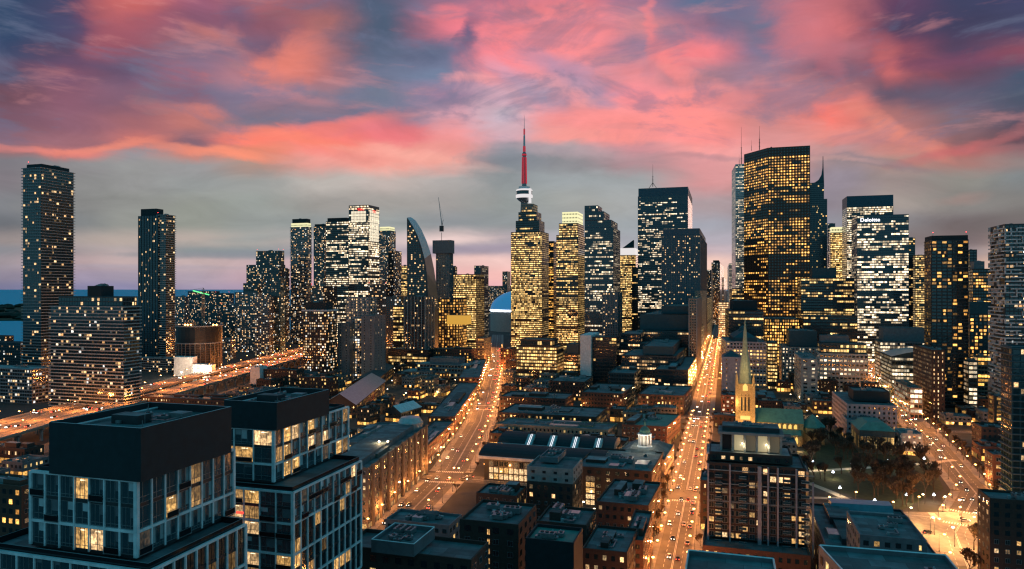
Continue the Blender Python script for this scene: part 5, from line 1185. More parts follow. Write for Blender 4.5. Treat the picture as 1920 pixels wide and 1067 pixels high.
def condo(label, body, box, lower, lift, n_front, n_side, nlf, nls, lit):
    xl, xc, xr, yt, Y = body; fp = T(xl, xc, xr, Y, 1.9); z1 = ZA(yt, Y)
    lf = T(*lower[:3], lower[4], 1.9); zl = ZA(lower[3], lower[4])
    c = cen(fp); r = tag(empty('glass_condo', (c[0], c[1], 0)), label, 'condo building'); FOOT.append(lf)
    m = MB(); m.prism(fp, zl, z1 - .1, 'w_black', 'roof_d'); m.build('upper_body', r)
    m = MB(); m.prism(lf, 0, zl - .3, 'w_black', 'roof_t'); m.build('lower_body', r)
    m = MB(); op = inset(fp, .75); 
    for i in range(4): a, b = op[i], op[(i + 1) % 4]; m.box(((a[0] + b[0]) / 2, (a[1] + b[1]) / 2), (hyp(sub(b, a)) + .3, .35), math.atan2(b[1] - a[1], b[0] - a[0]), z1 - .15, z1 + .55, 'panel_black')
    m.build('roof_parapet', r)
    cnt = [64]; rest = MB()
    grid_face(r, fp[0], fp[1], zl + .3, z1 - .15, n_front, lift, cell, lit, cnt, rest)
    grid_face(r, fp[1], fp[2], zl + .3, z1 - .15, n_side, lift, cell, lit, cnt, rest)
    cnt2 = [36 + cnt[0]]
    grid_face(r, lf[0], lf[1], zl - 4 * lift * 2, zl - .35, nlf, lift, cell, lit, cnt2, rest)
    grid_face(r, lf[1], lf[2], zl - 4 * lift * 2, zl - .35, nls, lift, cell, lit, cnt2, rest)
    rest_o = rest.build('window', r)
    if rest_o: rest_o['kind'] = 'stuff'
    # terrace rail on the step
    m = MB(); tr = inset(lf, .3)
    for i in range(4):
        a, b = tr[i], tr[(i + 1) % 4]; m.box(((a[0] + b[0]) / 2, (a[1] + b[1]) / 2), (hyp(sub(b, a)), .04), math.atan2(b[1] - a[1], b[0] - a[0]), zl - .3, zl + .75, 'car_glass'); m.bar((*a, zl + .78), (*b, zl + .78), .04, 'metal', 4)
    m.build('terrace_rail', r)
    # plant screen box with open top
    xl, xc, xr, yt, Y = box; bp = T(xl, xc, xr, Y, 1.9); zb = ZA(yt, Y); ins = inset(bp, .25)
    m = MB(); n = 4
    for i in range(n):
        a, b = bp[i], bp[(i + 1) % n]; ia, ib = ins[i], ins[(i + 1) % n]
        m.face([(*a, z1 - .1), (*b, z1 - .1), (*b, zb), (*a, zb)], 'panel_black'); m.face([(*a, zb), (*b, zb), (*ib, zb), (*ia, zb)], 'slab_w'); m.face([(*ib, zb - 1.3), (*ia, zb - 1.3), (*ia, zb), (*ib, zb)], 'panel_black')
        d = norm(sub(b, a)); nr = (d[1], -d[0]); L_ = hyp(sub(b, a)); k = int(L_ / 1.1)
    m.build('plant_screen', r)
    m = MB(); m.face([(*p, zb - 1.3) for p in ins], 'roof_t'); m.build('roof', r)
    roof_units(r, inset(bp, 2), zb - 1.28, 5, .45)
    m = MB(); q0, q1 = add(ins[0], sub(ins[2], ins[0]), .15), add(ins[0], sub(ins[2], ins[0]), .8)
    m.box(add(ins[0], sub(ins[2], ins[0]), .42), (5.5, 3), -A_, zb - 1.3, zb + .2, 'metal_d', 'roof_t'); m.box(add(ins[0], sub(ins[2], ins[0]), .70), (3, 2.4), -A_, zb - 1.3, zb - .2, 'metal', 'roof_l')
    for t in (.2, .35, .6, .85): q = add(ins[3], sub(ins[1], ins[3]), t); m.bar((*q, zb - 1.3), (*q, zb + .5), .05, 'metal', 5)
    m.bar((*add(ins[0], sub(ins[1], ins[0]), .1), zb - .9), (*add(ins[3], sub(ins[2], ins[3]), .1), zb - .9), .18, 'slab_w', 6)
    m.build('plant_room', r)
    return r, lf, zl
condo('near glass condo with a big black roof box, filling the lower left corner', (60, 256, 437, 900, 110), (92, 264, 434, 803, 109), (-30, 278, 459, 1068, 106), 3.55, 7, 8, 9, 9, .17)
r, lf, zl = condo('second near glass condo, stepping out below, right of the one in the corner', (405, 513, 652, 805, 156), (420, 519, 617, 755, 155), (400, 549, 676, 921, 150), 3.35, 3, 10, 5, 11, .24)
m = MB(); p = add(P(452, 151), U, -.4); m.box(p, (1.6, .3), -A_, ZA(965, 150), ZA(961, 150), 'sign_red'); m.build('red_sign', r)

# near brick condo tower
r, fp, z = B('brick_condo', 'tall brick condo with pale vertical bays and a lit glass penthouse, beside the avenue', 'condo tower',
  [(1314, 1318, 1520, 1022, 288, dict(ST['lowt'], w='w_brick'), {'dep': 34}), (1320, 1326, 1511, 866, 298, dict(ST['brick'], w='w_brickd', b=2.6, f=3.0, ww=.82, wh=.72, p=.22, c='warm', br=1.0), {'dep': 26, 'indiv': 100, 'n': 'upper_body'}),
   (1324, 1330, 1486, 846, 302, dict(ST['brick'], w='w_brickd'), {'dep': 20})], 0)
m = MB(); d = V; a0 = P(1326, 298)
wid = (P(1511, 298)[0] - a0[0]) / V[0] * .96
for t in (.01, .22, .50, .58, .67, .84, .99): m.box(add(add(a0, V, wid * t), U, -.5), (1.5 if t in (.5, .6) else .7, .9), -A_, 9, ZA(868 if t < .9 else 890, 298), 'w_lilac')
for yy in (880, 905, 938): m.box(add(add(a0, V, wid * .5), U, -.15), (wid, .5), -A_, ZA(yy, 298), ZA(yy, 298) + .35, 'w_concrete')
m.build('pale_bay', r)
for t in (.11, .34, .75, .92):
    for j in range(12):
        m = MB(); q = add(add(a0, V, wid * t), U, -.75); zz = 11.5 + j * 3.0
        if zz > ZA(880, 298): continue
        m.box(q, (3.0, 1.3), -A_, zz, zz + .18, 'slab_l'); m.box(add(q, U, -.62), (3.0, .06), -A_, zz + .18, zz + 1.1, 'near_glass'); m.box(add(q, U, -.62), (3.0, .09), -A_, zz + 1.1, zz + 1.17, 'slab_w'); m.build('balcony', r)
z0 = ZA(846, 302); pc = P(1352, 304); w_ = (P(1456, 304)[0] - pc[0]) / V[0] * .97; pf = rect(pc, 0, w_, 0, 12); z1 = ZA(806, 304)
m = MB(); m.prism(rect(pc, -.3, w_ + .3, .8, 12), z0, z1 - 1.5, 'w_tan')
for i in range(6): m.box(add(add(pc, V, w_ * i / 5), U, -.1), (.9, .9), -A_, z0, z1 - 1.5, 'w_concrete')
m.prism(rect(pc, -1.2, w_ + 1.2, -1.2, 13), z1 - 1.5, z1 - .5, 'w_concrete', 'roof_t', True); m.prism(rect(pc, .5, w_ - .5, 1, 12), z1 - .5, z1 + 1.6, 'metal_d', 'roof_t'); m.prism(rect(pc, -6, w_ + 3.5, -3.4, 13.2), z0 - 1.2, z0 - .3, 'slab_w', 'roof_l', True); m.build('penthouse', r)
m = MB()
for i in range(5):
    p0, p1 = add(add(pc, V, w_ * i / 5 + .6), U, .72), add(add(pc, V, w_ * (i + 1) / 5 - .6), U, .72)
    m.face([(*p0, z0 + .2), (*p1, z0 + .2), (*p1, z1 - 1.8), (*p0, z1 - 1.8)], ('glass', 'room_glow', 'room_dim', 'room_glow', 'room_dim')[i])
m.build('penthouse_window', r)
for i, t in enumerate((.36, .76)):
    p = add(add(pc, V, w_ * t), U, .1); m = MB(); m.lathe(p, [(.001, z0 + 3.0), (.3, z0 + 3.4), (.001, z0 + 3.8)], 'lamp_warm', 8); m.build('terrace_lamp', r)
    l = bpy.data.lights.new('lamp', 'POINT'); l.energy = 500; l.color = (1, .8, .45); l.shadow_soft_size = .3; o = bpy.data.objects.new('terrace_glow', l); COL.objects.link(o); o.parent = r; o.location = Vector((p[0] - .3, p[1] - 1.2, z0 + 2.6)) - r.location
roof_units(r, rect(pc, 4, w_ - 4, 3, 10), z1 + 1.6, 6, .5)
for px0 in (1312,): pass
m = MB(); q = add(P(1300, 300), (0, 0)); 
W('small dark house squeezed between the brick condo and the avenue', [(1310, 1313, 1330, 900, 345, 'low', {'dep': 20})], name='low_building', cat='building', units=2, usc=.6)

# near roofs at the bottom
def roofdeck(nm, lab, poly, z, wall, edge, **k):
    c = cen(poly); r_ = tag(empty(nm, (*c, 0)), lab, 'building'); FOOT.append(poly)
    volume(r_, poly, 0, z, dict(ST['brickd'], w=wall, p=.1), 'block_body', units=k.get('units', 5), usc=.6, parapet=.9, indiv=20)
    if edge:
        m = MB(); ins = inset(poly, .22)
        for i in range(len(ins)): m.bar((*ins[i], z + .05), (*ins[(i + 1) % len(ins)], z + .05), .19, 'paint_white', 4)
        m.build('roof_edge', r_)
        m = MB(); o = add(poly[0], sub(cen(poly), poly[0]), .7); m.box(cen(poly), (hyp(sub(poly[1], poly[0])) * .42, 9), -A_, z - .9, z + 1.6, wall, 'roof_t'); hc = cen(poly); hw_, hd_ = hyp(sub(poly[1], poly[0])) * .21, 4.5; hp = [add(add(hc, V, a_ * hw_), U, b_ * hd_) for a_, b_ in ((-1, -1), (1, -1), (1, 1), (-1, 1))]
        for i in range(4): m.bar((*hp[i], z + 1.65), (*hp[(i + 1) % 4], z + 1.65), .12, 'paint_white', 4)
        e_ = MB(); 
        for s in (-1, 1): m.box(add(cen(poly), V, s * hyp(sub(poly[1], poly[0])) * .30), (4, 5), -A_, z - .9, z + .4, 'metal', 'roof_l')
        m.build('roof_hut', r_)
    return r_
a = P(1289, 155); b = P(1452, 150)
roofdeck('apartment_block', 'near teal roof with white edge lines at the foot of the brick condo', [add(a, U, -42), add(b, U, -42), b, a], 60, 'w_grey', True)
a = P(1535, 158); b = P(1775, 152)
roofdeck('apartment_block', 'near teal roof with pale parapets in the lower right, next to the plaza', [add(a, (-.1, -.99), 44), add(b, U, -46), b, a], 60, 'w_grey', True, units=7)
a = P(1516, 322); b = P(1690, 312)
r_ = roofdeck('low_building', 'dark low building with a long blue skylight behind the near right roof', [add(a, U, -62), add(b, U, -62), b, a], 20, 'w_dark', False, units=8)
m = MB(); s0 = P(1552, 318); s1 = P(1668, 313); sp_ = [add(s0, U, -8), add(s1, U, -8), s1, s0]; m.prism(sp_, 19.4, 20.6, 'slab_w'); m.loft(sp_, 20.6, inset(sp_, .4), 23.4, 'skyglass')
for i in range(9): p = add(sp_[0], sub(sp_[1], sp_[0]), i / 8); q = add(p, U, 8); m.bar((*p, 20.8), (*q, 23.5), .12, 'metal_d', 4)
m.build('skylight', r_)
W('low teal-roofed wing with an olive-lit wall between the near roofs and the plaza', [(1606, 1612, 1738, 1002, 232, 'lowg', {'dep': 26})], name='low_building', cat='building', units=3, usc=.7)
W('dark low houses at the left edge beyond the corner condo terrace', [(-60, 46, 74, 842, 470, dict(ST['low'], p=.3))], kmax=1.1, name='low_building', cat='building', units=5)
W('street-lit brick house at the left edge under the corner condo terrace', [(-60, 40, 58, 912, 300, dict(ST['bricko'], w='w_brick'))], kmax=1.1, name='brick_house', cat='building', units=3, indiv=20)
W('yellow-windowed low hall behind the left edge houses', [(40, 92, 118, 782, 600, dict(ST['bricko'], p=.7))], kmax=1.1, name='low_building', cat='building', units=2)
W('flat roofs beside the expressway above the near roof box', [(262, 436, 462, 752, 640, dict(ST['low'], p=.3))], kmax=1.05, name='low_building', cat='building', units=8)

# ---------------------------------------------------------------- low blocks that fill the city grid
def pin(p, poly):
    c = False; n = len(poly)
    for i in range(n):
        a, b = poly[i], poly[i - 1]
        if (a[1] > p[1]) != (b[1] > p[1]) and p[0] < (b[0] - a[0]) * (p[1] - a[1]) / (b[1] - a[1]) + a[0]: c = not c
    return c
def clash(fp):
    pts = fp + [cen(fp)] + [((fp[i][0] + fp[i - 1][0]) / 2, (fp[i][1] + fp[i - 1][1]) / 2) for i in range(4)]
    for q in FOOT:
        if any(pin(p, q) for p in pts): return True
        qq = [add(p, sub(cen(q), p), .03) for p in q] + [cen(q)]
        if any(pin(p, fp) for p in qq): return True
    if any(pin(p, gp) for p in pts): return True
    for nm, pl, w in ROADS:
        if min(dist_pl(p, pl) for p in pts) < w / 2 + 4.8: return True
    for pl, w in ((GARD, 26), (GARD2, 22), ([(-344, 400), (-340, 640), (-318, 1100), (-300, 1500)], 20)):
        if min(dist_pl(p, pl) for p in pts) < w / 2 + 5: return True
    return False
LM = [('the floodlit church', P(1397, 548)), ('the market hall', add(C0, V, 36)), ('the cupola hall', P(1209, 436)), ('the brown condo row', P(750, 400)), ('the pale-roofed market warehouse', P(690, 700)),
      ('the black balconied condo', P(1775, 720)), ('the white window-grid office', P(1580, 820)), ('the glass pavilion', P(1640, 510)), ('the white-sided black office', P(1120, 860)), ('the joined concrete towers', P(680, 900)),
      ('the black-boxed condo', P(600, 870)), ('the terraced apartments', P(820, 900)), ('the maze-patterned condo', P(1890, 630)), ('the round unfinished tower', P(374, 1000)), ('the striped tower', P(780, 1010)), ('the stepped yellow tower', P(990, 1400)),
      ('the blue-grey hotel slab', P(1280, 1150)), ('the gold-windowed tower', P(1450, 1260)), ('the broad balcony-banded slab', P(180, 660)), ('the brick condo with the lit penthouse', P(1420, 300))]
used = set(); rnd = random.Random(11); NF = 0
cands = []
for s in range(-40, 1000, 24):
    for t in range(-520, 560, 22): cands.append((s, t))
rnd.shuffle(cands)
small = [(s + 15 * (k % 2), t + 13, 1) for k, (s, t) in enumerate(cands)] + [(s + 7, t + 6, 2) for s, t in cands]
for s, t, sm in [(s, t, 0) for s, t in cands] + small:
    o_ = add(add((79.6, 340), U, s + rnd.uniform(-4, 4)), V, t + rnd.uniform(-4, 4)); w_, d_ = ((rnd.uniform(12, 22), rnd.uniform(11, 20)), (rnd.uniform(10, 16), rnd.uniform(9, 15)), (rnd.uniform(7, 11), rnd.uniform(7, 11)))[sm]
    fp = [o_, add(o_, V, w_), add(add(o_, V, w_), U, d_), add(o_, U, d_)]; c = cen(fp)
    if c[1] < 300 or c[1] > 1150: continue
    px = 960 + F * c[0] / c[1]
    if px < -30 or px > 1950 or clash(fp): continue
    if c[1] < 560 and 60 < px < 640: continue
    h = rnd.uniform(7, 15) if c[1] < 700 else rnd.uniform(9, 21)
    if px < 480: h = min(h, 9)
    st, adj = rnd.choice([('low', 'dark brick'), ('low', 'brown brick'), ('lowg', 'grey'), ('lowt', 'tan'), ('brickd', 'dim red-brown'), ('bricko', 'orange-windowed brick')])
    nu = rnd.choice((1, 2, 3, 4, 5)); rk, rn = rnd.choice((('roof_d', 'black flat roof'), ('roof_t', 'teal flat roof'), ('roof_t', 'grey-blue roof'), ('roof_l', 'pale roof')))
    hs = 'one-storey' if h < 8.5 else 'low' if h < 12 else 'three-storey' if h < 15 else 'mid-rise'
    ln, lp = min(LM, key=lambda q: hyp(sub(q[1], c))); lpx = 960 + F * lp[0] / lp[1]
    rel = 'right of' if px > lpx + 12 else 'left of' if px < lpx - 12 else ('behind' if c[1] > lp[1] else 'in front of')
    if abs(px - lpx) > 90: rel = 'well ' + rel
    elif abs(c[1] - lp[1]) > 60 and rel[0] in 'rl': rel = ('beyond and ' if c[1] > lp[1] else 'nearer than and ') + rel
    lab = '%s %s building with a %s and %s roof units %s %s' % (hs, adj, rn, ('one', 'two', 'three', 'four', 'five')[nu - 1], rel, ln)
    if lab in used or len(lab.split()) > 19: continue
    used.add(lab)
    wds = lab.split()
    if len(wds) > 16: lab = lab.replace(' building', ' block', 1).replace(' with a ', ', ').replace(' flat roof', ' roof').replace(' and %s roof units' % ('one', 'two', 'three', 'four', 'five')[nu - 1], ' with %s units' % ('one', 'two', 'three', 'four', 'five')[nu - 1])
    if len(lab.split()) > 16: continue
    r_ = tag(empty('low_building', (*c, 0)), lab, 'building', 'low buildings filling the city blocks'); FOOT.append(fp)
    volume(r_, fp, 0, h, ST[st], 'block_body', rk, units=nu, usc=.8); NF += 1
    if NF > 290: break
print('FILL', NF)
# ---------------------------------------------------------------- street lamps, cars, trees
def lamp_proto(name, lab, cat, grp, h, arm, lampk, energy, col, twin=False, glob=False):
    r = tag(empty(name, (0, 0, 0)), lab, cat, grp)
    m = MB(); m.bar((0, 0, 0), (0, 0, h), .13, 'metal_d', 5, .08); m.lathe((0, 0), [(.25, 0), (.2, .6), (.13, .8)], 'metal_d', 6)
    if arm: m.bar((0, 0, h), (arm, 0, h + .5), .06, 'metal_d', 4)
    m.build('pole', r); m = MB()
    if glob:
        for a in range(4): q = (.55 * math.cos(a * 1.57), .55 * math.sin(a * 1.57)); m.lathe(q, [(.001, h - .3), (.34, h + .05), (.001, h + .4)], lampk, 6); 
        m.lathe((0, 0), [(.001, h + .4), (.36, h + .8), (.001, h + 1.2)], lampk, 6)
    else: m.lathe((arm, 0), [(.001, h + .1), (.62, h + .34), (.5, h + .62), (.001, h + .75)], lampk, 6)
    m.build('lamp_head', r)
    l = bpy.data.lights.new('lamp', 'POINT'); l.energy = energy; l.color = col; l.shadow_soft_size = .35
    lo = bpy.data.objects.new('lamp_light', l); COL.objects.link(lo); lo.parent = r; lo.location = (arm * 1.0, 0, h - .35)
    return r
def copy_tree(o, parent=None):
    c = o.copy(); COL.objects.link(c); c.parent = parent
    for ch in o.children: 
        k = copy_tree(ch, c)
    return c
def place(proto, used_, loc, rz=0, label=None, group=None, sc=1):
    o = proto if not used_[0] else copy_tree(proto); used_[0] = True
    o.location = loc; o.rotation_euler = (0, 0, rz); o.scale = (sc, sc, sc)
    if label: o['label'] = label
    if group: o['group'] = group
    return o
ORA = (1, .33, .075)
def visible(p, z=6, slack=1.0):
    """roughly: is the point in front of the nearest tall things as seen from the camera"""
    return -20 < 960 + F * p[0] / max(p[1], 1) < 1940 and p[1] > 230
def row(pl, off, step, s0, s1, lab, grp, energy, h=7.5, arm=2.0):
    pr = lamp_proto('street_lamp', lab, 'street lamp', grp, h, arm, 'lamp_orange', energy, ORA); u_ = [False]
    for sd in (-1, 1):
        s = s0 + (step / 2 if sd > 0 else 0)
        while s < min(s1, length(pl) - 1):
            p, d = along(pl, s); n = (d[1], -d[0]); q = add(p, n, sd * off)
            if visible(q): place(pr, u_, (*q, .16), math.atan2(-sd * n[1], -sd * n[0]))
            s += step
    if not u_[0]: 
        for c in list(pr.children): bpy.data.objects.remove(c)
        bpy.data.objects.remove(pr)
row(KING[:4], 8.6, 20, 4, 440, 'orange street lamp on the kerb of the near half of the avenue', 'lamps along the near avenue', 7600)
row(KING, 8.6, 34, 560, 1500, 'orange street lamp in the canyon half of the avenue', 'lamps along the far avenue', 14880)
row(FRONT, 12.6, 22, 60, 430, 'orange street lamp along the wide near part of the market street', 'lamps along the near market street', 5600)
row(FRONT, 12.6, 32, 430, 1200, 'orange street lamp along the far part of the market street', 'lamps along the far market street', 13888)
row(ADEL, 9.2, 24, 150, 620, 'orange street lamp along the side street beside the park', 'lamps along the park street', 5158)
row(ADEL, 9.2, 38, 620, 1200, 'orange street lamp where the park street runs between offices', 'lamps along the far park street', 10912)
row(JARV, 9.0, 30, 150, 700, 'orange street lamp on the cross street before the market hall', 'lamps along the near cross street', 3372)
row(CHUR, 8.0, 34, 60, 780, 'orange street lamp on the cross street behind the church', 'lamps along the church cross street', 4364)
row(YONG, 8.0, 60, 60, 900, 'orange street lamp on the far cross street among the towers', 'lamps along the far cross street', 8928)
def xrow(pl, w, zz, lab, grp, energy, step, s0=20, s1=1300):
    pr = lamp_proto('highway_lamp', lab, 'street lamp', grp, 8, 2.4, 'lamp_orange', energy, (1, .30, .06)); u_ = [False]
    s = s0
    while s < min(s1, length(pl) - 1):
        p, d = along(pl, s); n = (d[1], -d[0])
        for sd in (-1, 1): q = add(p, n, sd * (w / 2 - .5)); place(pr, u_, (*q, zz), math.atan2(-sd * n[1], -sd * n[0]))
        s += step
xrow(GARD, 26, 11.5, 'tall orange lamp on the rail of the elevated expressway', 'lamps on the elevated expressway', 15600, 42)
xrow(GARD2, 22, 8.5, 'orange lamp on the rail of the lower expressway ramp', 'lamps on the expressway ramp', 12600, 60)
pr = lamp_proto('park_lamp', 'white five-globe lamp beside the park path', 'park lamp', 'globe lamps in the park', 4.2, 0, 'lamp_white', 1900, (1, .72, .42), glob=True); u_ = [False]
for px, Y in ((1524, 462), (1541, 455), (1562, 436), (1597, 458), (1664, 464), (1733, 471), (1751, 388), (1575, 402), (1640, 378), (1700, 388)):
    place(pr, u_, (*P(px, Y), .05))
# bright junction on the plaza
pr = lamp_proto('plaza_lamp', 'bright warm lamp post standing on the plaza junction', 'street lamp', 'lamps round the plaza', 8, 1.2, 'lamp_warm', 13000, (1, .47, .14)); u_ = [False]
for px, Y in ((1768, 372), (1800, 366), (1745, 338), (1832, 352), (1790, 322), (1704, 352), (1838, 306)): place(pr, u_, (*P(px, Y), .05), random.uniform(0, 6))
AL = []
pr = lamp_proto('alley_lamp', 'small orange lamp in a back lane between the low roofs', 'street lamp', 'lamps in the back lanes', 5, 0.6, 'lamp_warm', 1900, (1, .6, .25)); u_ = [False]
for px, Y, zz in ((1100, 352, 0), (1112, 360, 0), (1092, 372, 0), (1135, 420, 0), (1168, 690, 14), (640, 700, 0), (652, 640, 0), (810, 640, 0), (835, 700, 0), (700, 660, 0), (1590, 690, 0), (1480, 700, 0), (1498, 735, 0), (1512, 650, 0), (30, 330, 0), (14, 320, 0), (1560, 250, 0), (760, 760, 0), (668, 520, 0), (1020, 600, 0), (1070, 640, 0), (340, 760, 0), (440, 760, 0), (392, 700, 0)):
    place(pr, u_, (*P(px, Y), zz))
ra = random.Random(33); na = 0
for i in range(900):
    p = P(ra.uniform(560, 1300) if i % 4 else ra.uniform(1400, 1900), ra.uniform(330, 1000))
    if any(pin(p, q) for q in FOOT) or pin(p, gp) or min(dist_pl(p, q[1]) for q in ROADS) < 13: continue
    if any(hyp(sub(p, q)) < 14 for q in AL): continue
    AL.append(p); place(pr, u_, (*p, 0), ra.uniform(0, 6)); na += 1
    if na > 75: break

# cars
def car_proto(paint, simple=False):
    r = empty('car', (0, 0, 0))
    m = MB(); k = paint
    def slab(x0, x1, w0, z0, z1, xa, xb, w1, mat_): m.loft([(x0, -w0), (x1, -w0), (x1, w0), (x0, w0)], z0, [(xa, -w1), (xb, -w1), (xb, w1), (xa, w1)], z1, mat_)
    slab(-2.25, 2.25, .88, .28, .62, -2.3, 2.3, .92, k); slab(-2.3, 2.3, .92, .62, .92, -2.2, 2.12, .84, k); slab(-1.05, .62, .70, 1.38, 1.46, -.95, .5, .64, k); m.build('car_body', r)
    m = MB(); slab(-1.75, 1.15, .80, .92, 1.40, -1.1, .66, .70, 'car_glass'); m.build('cabin_glass', r)
    wm_ = MB()
    for s in (-1, 1): wm_.v, wm_.f = wm_.v, wm_.f
    n = 10
    wheel = MB()
    ring = [(.33 * math.cos(2 * math.pi * i / n), .33 * math.sin(2 * math.pi * i / n)) for i in range(n)]
    for i in range(n):
        a, b = ring[i], ring[(i + 1) % n]; wheel.face([(a[0], -.11, a[1]), (b[0], -.11, b[1]), (b[0], .11, b[1]), (a[0], .11, a[1])], 'tyre')
    wheel.face([(p[0], .11, p[1]) for p in ring[::-1]], 'metal'); wheel.face([(p[0], -.11, p[1]) for p in ring], 'metal'); me = wheel.mesh('wheel')
    for x in (-1.4, 1.4):
        for y in (-.84, .84): o = bpy.data.objects.new('wheel', me); COL.objects.link(o); o.parent = r; o.location = (x, y, .33)
    for x, kk, nm in ((2.27, 'headlight', 'headlight'), (-2.27, 'taillight', 'taillight')):
        lm = MB(); lm.lathe((0, 0), [(.001, -.12), (.2, 0), (.001, .12)], kk, 8); me = lm.mesh(nm)
        for y in (-.62, .62): o = bpy.data.objects.new(nm, me); COL.objects.link(o); o.parent = r; o.location = (x, y, .72)
    return r
protos = [(car_proto(k), [False], n) for k, n in zip(CARC, ('black', 'silver', 'grey', 'white', 'dark red', 'dark blue'))]
far_me = MB(); m = far_me
m.loft([(-2.2, -.9), (2.2, -.9), (2.2, .9), (-2.2, .9)], .3, [(-2.2, -.85), (2.2, -.85), (2.2, .85), (-2.2, .85)], .9, CARC[0]); m.loft([(-1.6, -.8), (1.1, -.8), (1.1, .8), (-1.6, .8)], .9, [(-1, -.7), (.6, -.7), (.6, .7), (-1, .7)], 1.45, 'car_glass')
for y in (-.6, .6): m.lathe((2.3, y), [(.001, .4), (.34, .75), (.001, 1.1)], 'headlight', 6); m.lathe((-2.3, y), [(.001, .4), (.36, .75), (.001, 1.1)], 'taillight', 6)
far_me = far_me.mesh('far_car')
CC = [0]
def cars(pl, lanes, s0, s1, gap, street, z=.1, far=False):
    s = s0
    while s < min(s1, length(pl) - 2):
        for off, dr in lanes:
            if random.random() > .45: continue
            p, d = along(pl, min(s + random.uniform(-4, 4), length(pl) - 1)) 
            if p is None: continue
            n = (d[1], -d[0]); q = add(p, n, off)
            if not visible(q): continue
            ang = math.atan2(d[1] * dr, d[0] * dr)
            lab2 = 'coming towards the view with white headlights' if dr < 0 else 'driving away with red tail lights'
            if far or q[1] > 620:
                o = bpy.data.objects.new('car', far_me); COL.objects.link(o); o.location = (*q, z); o.rotation_euler = (0, 0, ang)
                tag(o, 'distant car %s on %s' % (lab2.replace('the view ', ''), street), 'car', 'cars on %s' % street)
            else:
                pr_, u_, nm = random.choice(protos)
                o = place(pr_, u_, (*q, z), ang); tag(o, '%s car %s on %s' % (nm, lab2, street), 'car', '%s cars %s on %s' % (nm, 'coming' if dr < 0 else 'leaving', street))
        s += gap
KL = [(-4.9, -1), (-1.9, -1), (1.9, 1), (4.9, 1)]
cars(KING, KL, 20, 420, 22, 'the near avenue'); cars(KING, KL, 430, 1350, 34, 'the far avenue')
cars(FRONT, [(-8, -1), (-4, -1), (4, 1), (8, 1)], 95, 430, 26, 'the market street'); cars(FRONT, [(-6, -1), (-3, -1), (3, 1), (6, 1)], 440, 1200, 38, 'the far market street')
cars(ADEL, [(-4, -1), (0, -1), (4, -1)], 250, 620, 22, 'the park street'); cars(ADEL, [(-4, -1), (0, -1), (4, -1)], 620, 1100, 34, 'the far park street')
cars(JARV, [(-3.5, -1), (3.5, 1)], 170, 600, 30, 'the cross street')
cars(GARD, [(-10, -1), (-6, -1), (-2.5, -1), (3, 1), (6.5, 1), (10, 1)], 120, 1250, 40, 'the elevated expressway', 11.55, True)
cars(GARD2, [(-7, -1), (-3, -1), (3, 1), (7, 1)], 120, 1250, 60, 'the expressway ramp', 8.55, True)
pr_, u_, nm = protos[0]; o = place(pr_, u_, (*P(1738, 340), .1), .4); tag(o, 'black car crossing the empty plaza alone', 'car')
for pr_, u_, nm in protos:
    if not u_[0]:
        for c in list(pr_.children): bpy.data.objects.remove(c)
        bpy.data.objects.remove(pr_)

# bare trees
def tree_meshes(seed, h, spread, ntw):
    rn = random.Random(seed); tr, cr = MB(), MB(); tips = []
    def br(p, d, l, r, lev):
        e = p + d * l; (tr if lev < 2 else cr).bar(p, e, r, 'bark' if lev < 2 else 'twig', 5 if lev < 2 else 3, r * .6)
        if lev >= 2 and lev < 4: tips.append((e, d)); tips.append((p + d * l * .5, d))
        if lev >= 4: tips.append((e, d)); return
        for k in range(3 if lev < 3 else 3):
            nd = (d + Vector((rn.uniform(-1, 1), rn.uniform(-1, 1), rn.uniform(-.15, .95))) * spread).normalized()
            br(e if k else p + d * l * rn.uniform(.6, 1), nd, l * rn.uniform(.66, .86), r * .55, lev + 1)
    br(Vector((0, 0, 0)), Vector((0, 0, 1)), h * .24, h * .022, 0)
    for e, d in tips:
        for k in range(ntw):
            nd = (d + Vector((rn.uniform(-1, 1), rn.uniform(-1, 1), rn.uniform(-.5, .8))) * .8).normalized(); l = rn.uniform(.6, 1.5); t = nd.cross(Vector((rn.uniform(-1, 1), rn.uniform(-1, 1), 1))).normalized() * .085
            q = e + d * rn.uniform(-.8, .2); cr.face([tuple(q - t), tuple(q + nd * l * .5 + t * 2), tuple(q + nd * l), tuple(q + nd * l * .5 - t * 2)], 'twig')
    return tr.mesh('trunk'), cr.mesh('crown')
TM = [tree_meshes(s, h, sp, 8) for s, h, sp in ((1, 15, .62), (2, 13, .7), (3, 17, .58))]
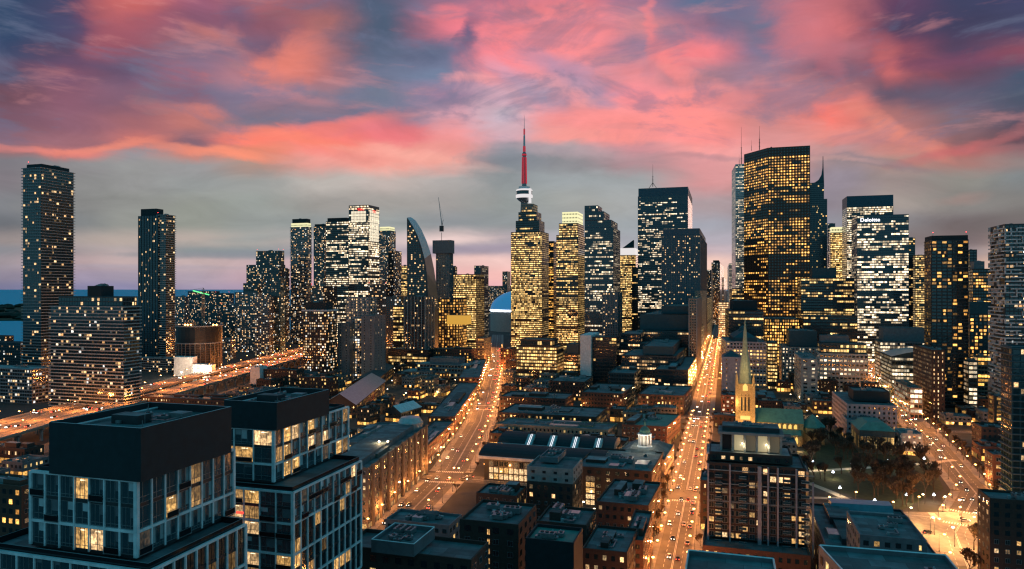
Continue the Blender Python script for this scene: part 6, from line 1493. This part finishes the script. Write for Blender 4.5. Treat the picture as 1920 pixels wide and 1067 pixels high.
def tree(p, lab, grp, sc=1.0, nm='bare_tree'):
    r_ = tag(empty(nm, (*p, 0)), lab, 'tree', grp); k = random.randrange(3); s = sc * random.uniform(.8, 1.15); r_.scale = (s, s, s * random.uniform(.9, 1.1)); r_.rotation_euler = (0, 0, random.uniform(0, 6))
    for n_, me in (('trunk', TM[k][0]), ('crown', TM[k][1])): o = bpy.data.objects.new(n_, me); COL.objects.link(o); o.parent = r_
rn = random.Random(21); npk = 0
for i in range(900):
    p = P(rn.uniform(1515, 1850), rn.uniform(374, 560))
    if not pin(p, gp) or any(pin(p, q) for q in FOOT) or dist_pl(p, ADEL) < 11 or dist_pl(p, [P(1515, 455), P(1600, 462), P(1700, 470), P(1790, 485)]) < 6.5 or dist_pl(p, [P(1515, 428), P(1560, 408), P(1640, 372)]) < 5: continue
    tree(p, 'leafless tree with a dense dark crown in the park', 'bare trees in the park', 1.15); npk += 1
    if npk > 75: break
for s in range(30, 440, 15):
    for sd in (-1, 1):
        p, d = along(KING[:4], s); q = add(p, (d[1], -d[0]), sd * 10.6)
        if q[1] > 300 and (sd < 0 and q[1] < 420 or s % 2): tree(q, 'small bare street tree on the pavement of the avenue', 'street trees along the avenue', .8 if sd < 0 and q[1] < 430 else .5)
for s in range(210, 560, 16):
    p, d = along(ADEL, s); q = add(p, (d[1], -d[0]), 11.2)
    if q[1] > 300: tree(q, 'bare tree among the lamps of the park street', 'street trees along the park street', .75)
for s in range(150, 700, 26):
    p, d = along(FRONT, s); q = add(p, (d[1], -d[0]), 15.0 * (1 if s % 4 else -1)); tree(q, 'small bare tree on the pavement of the market street', 'street trees along the market street', .5)
for px, Y, lb in ((448, 690, 'bushy dark tree beside the expressway pillars'), (842, 930, 'dark tree by the orange-lit unfinished frame'), (858, 940, 'second dark tree by the orange-lit unfinished frame, nearer the street'), (1818, 290, 'bare tree at the near right corner building'), (1826, 318, 'bare tree between the plaza and the corner building')):
    tree(P(px, Y), lb, None, 1.1)

# clean-up: an object without any mesh stays out
for o in list(COL.objects):
    if o.type == 'EMPTY' and o.parent is None and not o.children: bpy.data.objects.remove(o)
